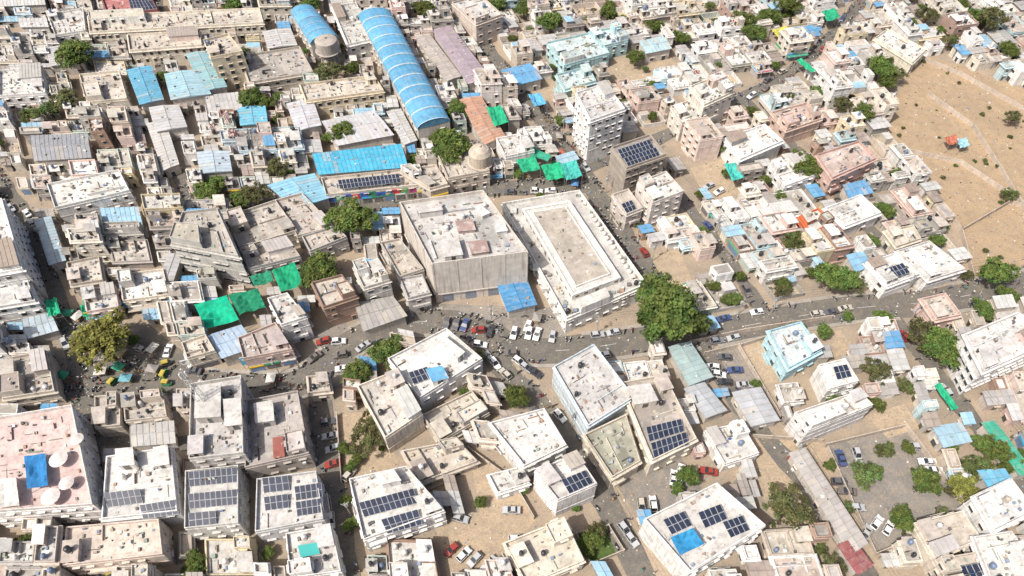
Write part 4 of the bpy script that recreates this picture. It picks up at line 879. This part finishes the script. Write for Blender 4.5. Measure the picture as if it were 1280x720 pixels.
# ------------------------------------------------------------ poles, wires, walls, litter
pm=MB(); pm.cyl(0,0,0,8.0,.13,METAL,(.35,.34,.32),6,.08); pm.prism(sq(0,0,.9,.05),7.4,7.55,METAL,(.3,.3,.3)); pm.prism(sq(0,0,.6,.05),6.8,6.92,METAL,(.3,.3,.3))
for x in (-.8,0.05,.8): pm.cyl(x,0.1,7.55,7.75,.05,PAINT,(.5,.3,.2),5)
pm.prism(sq(0,.35,.35,.25),5,6,METAL,(.4,.4,.4),bottom=True)
PME=pm.mesh('utility_pole_mesh'); wires=MB()
for q,w,c in RW:
    last=None
    for k in range(3,len(q)-1,9):
        t=tang(q,k); x,y=q[k][0]-t[1]*(w/2-.1),q[k][1]+t[0]*(w/2-.1)
        if isb(x,y): last=None; continue
        th=math.atan2(t[1],t[0])+math.pi/2; inst(PME,'utility_pole',x,y,0,th)
        if last:
            for o_ in (-.8,0,.8):
                a=(last[0]+math.cos(last[2])*o_,last[1]+math.sin(last[2])*o_,7.7); b=(x+math.cos(th)*o_,y+math.sin(th)*o_,7.7); m=((a[0]+b[0])/2,(a[1]+b[1])/2,7.1)
                wires.tube(a,m,.02,.02,PAINT,(.03,.03,.03),3); wires.tube(m,b,.02,.02,PAINT,(.03,.03,.03),3)
        last=(x,y,th)
wires.obj('power_lines')
def wallline(px,h=1.7,col=(.50,.43,.36),name='compound_wall'):
    mb=MB(); p=densify([U(*a) for a in px],6)
    for a,b in zip(p[:-1],p[1:]):
        l=dist(a,b);t=((b[0]-a[0])/l,(b[1]-a[1])/l); n=(t[1],-t[0]); wbox(mb,a,t,n,0.16,l-.16,0,h,-.1,.1,WALL,jit(col,.05)); wbox(mb,a,t,n,-.16,.16,0,h+.2,-.16,.16,WALL,col)
    mb.obj(name)
for px in [[(1140,70),(1200,95),(1290,145)],[(1130,190),(1200,205),(1290,265)],[(1200,290),(1260,255),(1290,262)],[(1105,165),(1150,225),(1200,290),(1215,350)],[(1160,120),(1215,160),(1250,215),(1290,285)],
  [(1030,558),(1130,534),(1212,645),(1092,694),(1032,560)],[(880,444),(922,434),(975,524)],[(925,434),(962,422),(992,472)],[(985,570),(1060,690)],[(720,669),(760,659),(779,690),(738,707),(720,669)],[(585,562),(640,602),(668,650)],[(862,430),(930,415),(1040,398)],[(422,520),(428,605)],[(930,546),(1028,553)]]:
    wallline(px)
lt=MB()
def speck(x,y,z=.1):
    a=R.uniform(.06,.35); an=R.uniform(0,3.14); ca,sa=math.cos(an)*a,math.sin(an)*a
    lt.prism([(x-ca,y-sa),(x+sa*.7,y-ca*.7),(x+ca,y+sa),(x-sa*.7,y+ca*.7)],z,z+R.uniform(.05,.3),CLOTH,jit(R.choice(JUNK),.1))
for q,w,c in RW:
    for k in range(len(q)):
        for _ in range(int(3+3*c)): speck(q[k][0]+R.uniform(-w/2,w/2),q[k][1]+R.uniform(-w/2,w/2),.12)
tmp=np.zeros(XX.shape,bool)
for n_,m_,p in OPEN:
    w=[U(*a) for a in p]; xs=[a[0] for a in w]; ys=[a[1] for a in w]; ar=abs(area(w)); ct=min(1200,int(ar/6)); tmp[:]=False; pmark(tmp,w)
    for _ in range(ct):
        x,y=R.uniform(min(xs),max(xs)),R.uniform(min(ys),max(ys))
        if cell(x,y) and isb(x,y,tmp): speck(x,y,.03)
for _ in range(6000):
    x,y=R.uniform(-220,260),R.uniform(45,300)
    if not isb(x,y,bld): speck(x,y,.01)
lt.obj('litter')
tmp[:]=False; w=[U(*a) for a in OPEN[0][2]]; pmark(tmp,w)
for _ in range(70):
    x,y=R.uniform(min(a[0] for a in w),max(a[0] for a in w)),R.uniform(min(a[1] for a in w),max(a[1] for a in w))
    if cell(x,y) and isb(x,y,tmp): inst(R.choice(TRS),'desert_shrub',x,y,-.6,R.uniform(0,6),R.uniform(.12,.3))
for _ in range(520):
    x,y=R.uniform(-200,240),R.uniform(45,300)
    if not isb(x,y,bld) and not isb(x,y,roadm) and not isb(x,y,tmp): inst(R.choice(TR+TRS),'garden_tree',x,y,0,R.uniform(0,6),R.uniform(.25,.65))
# ------------------------------------------------------------ light, camera
el=math.radians(54); az=(-.80,-.60); S=Vector((az[0]*math.cos(el),az[1]*math.cos(el),math.sin(el)))
wd=bpy.data.worlds.new('World'); sc.world=wd; wd.use_nodes=True; nt=wd.node_tree; bg=nt.nodes['Background']
sk=nt.nodes.new('ShaderNodeTexSky'); sk.sky_type='NISHITA'; sk.sun_disc=False; sk.sun_elevation=el; sk.sun_rotation=math.atan2(S.x,S.y); sk.dust_density=6; sk.air_density=.9
nt.links.new(sk.outputs[0],bg.inputs[0]); bg.inputs[1].default_value=.14
ld=bpy.data.lights.new('sun','SUN'); ld.energy=4.7; ld.angle=math.radians(.5); ld.color=(1,.955,.885)
lo=bpy.data.objects.new('sun',ld); COL.objects.link(lo); lo.rotation_euler=S.to_track_quat('Z','Y').to_euler()
cd=bpy.data.cameras.new('camera'); cd.sensor_width=36; cd.lens=36*FP/1280; cd.clip_end=8000; cd.clip_start=1
co=bpy.data.objects.new('camera',cd); COL.objects.link(co); co.location=(0,0,H); co.rotation_euler=(math.pi/2-TH,0,0)
sc.camera=co
sc.view_settings.view_transform='Standard'; sc.view_settings.look='None'; sc.view_settings.exposure=0
print('OBJ',len(bpy.data.objects),'cars',ncar)
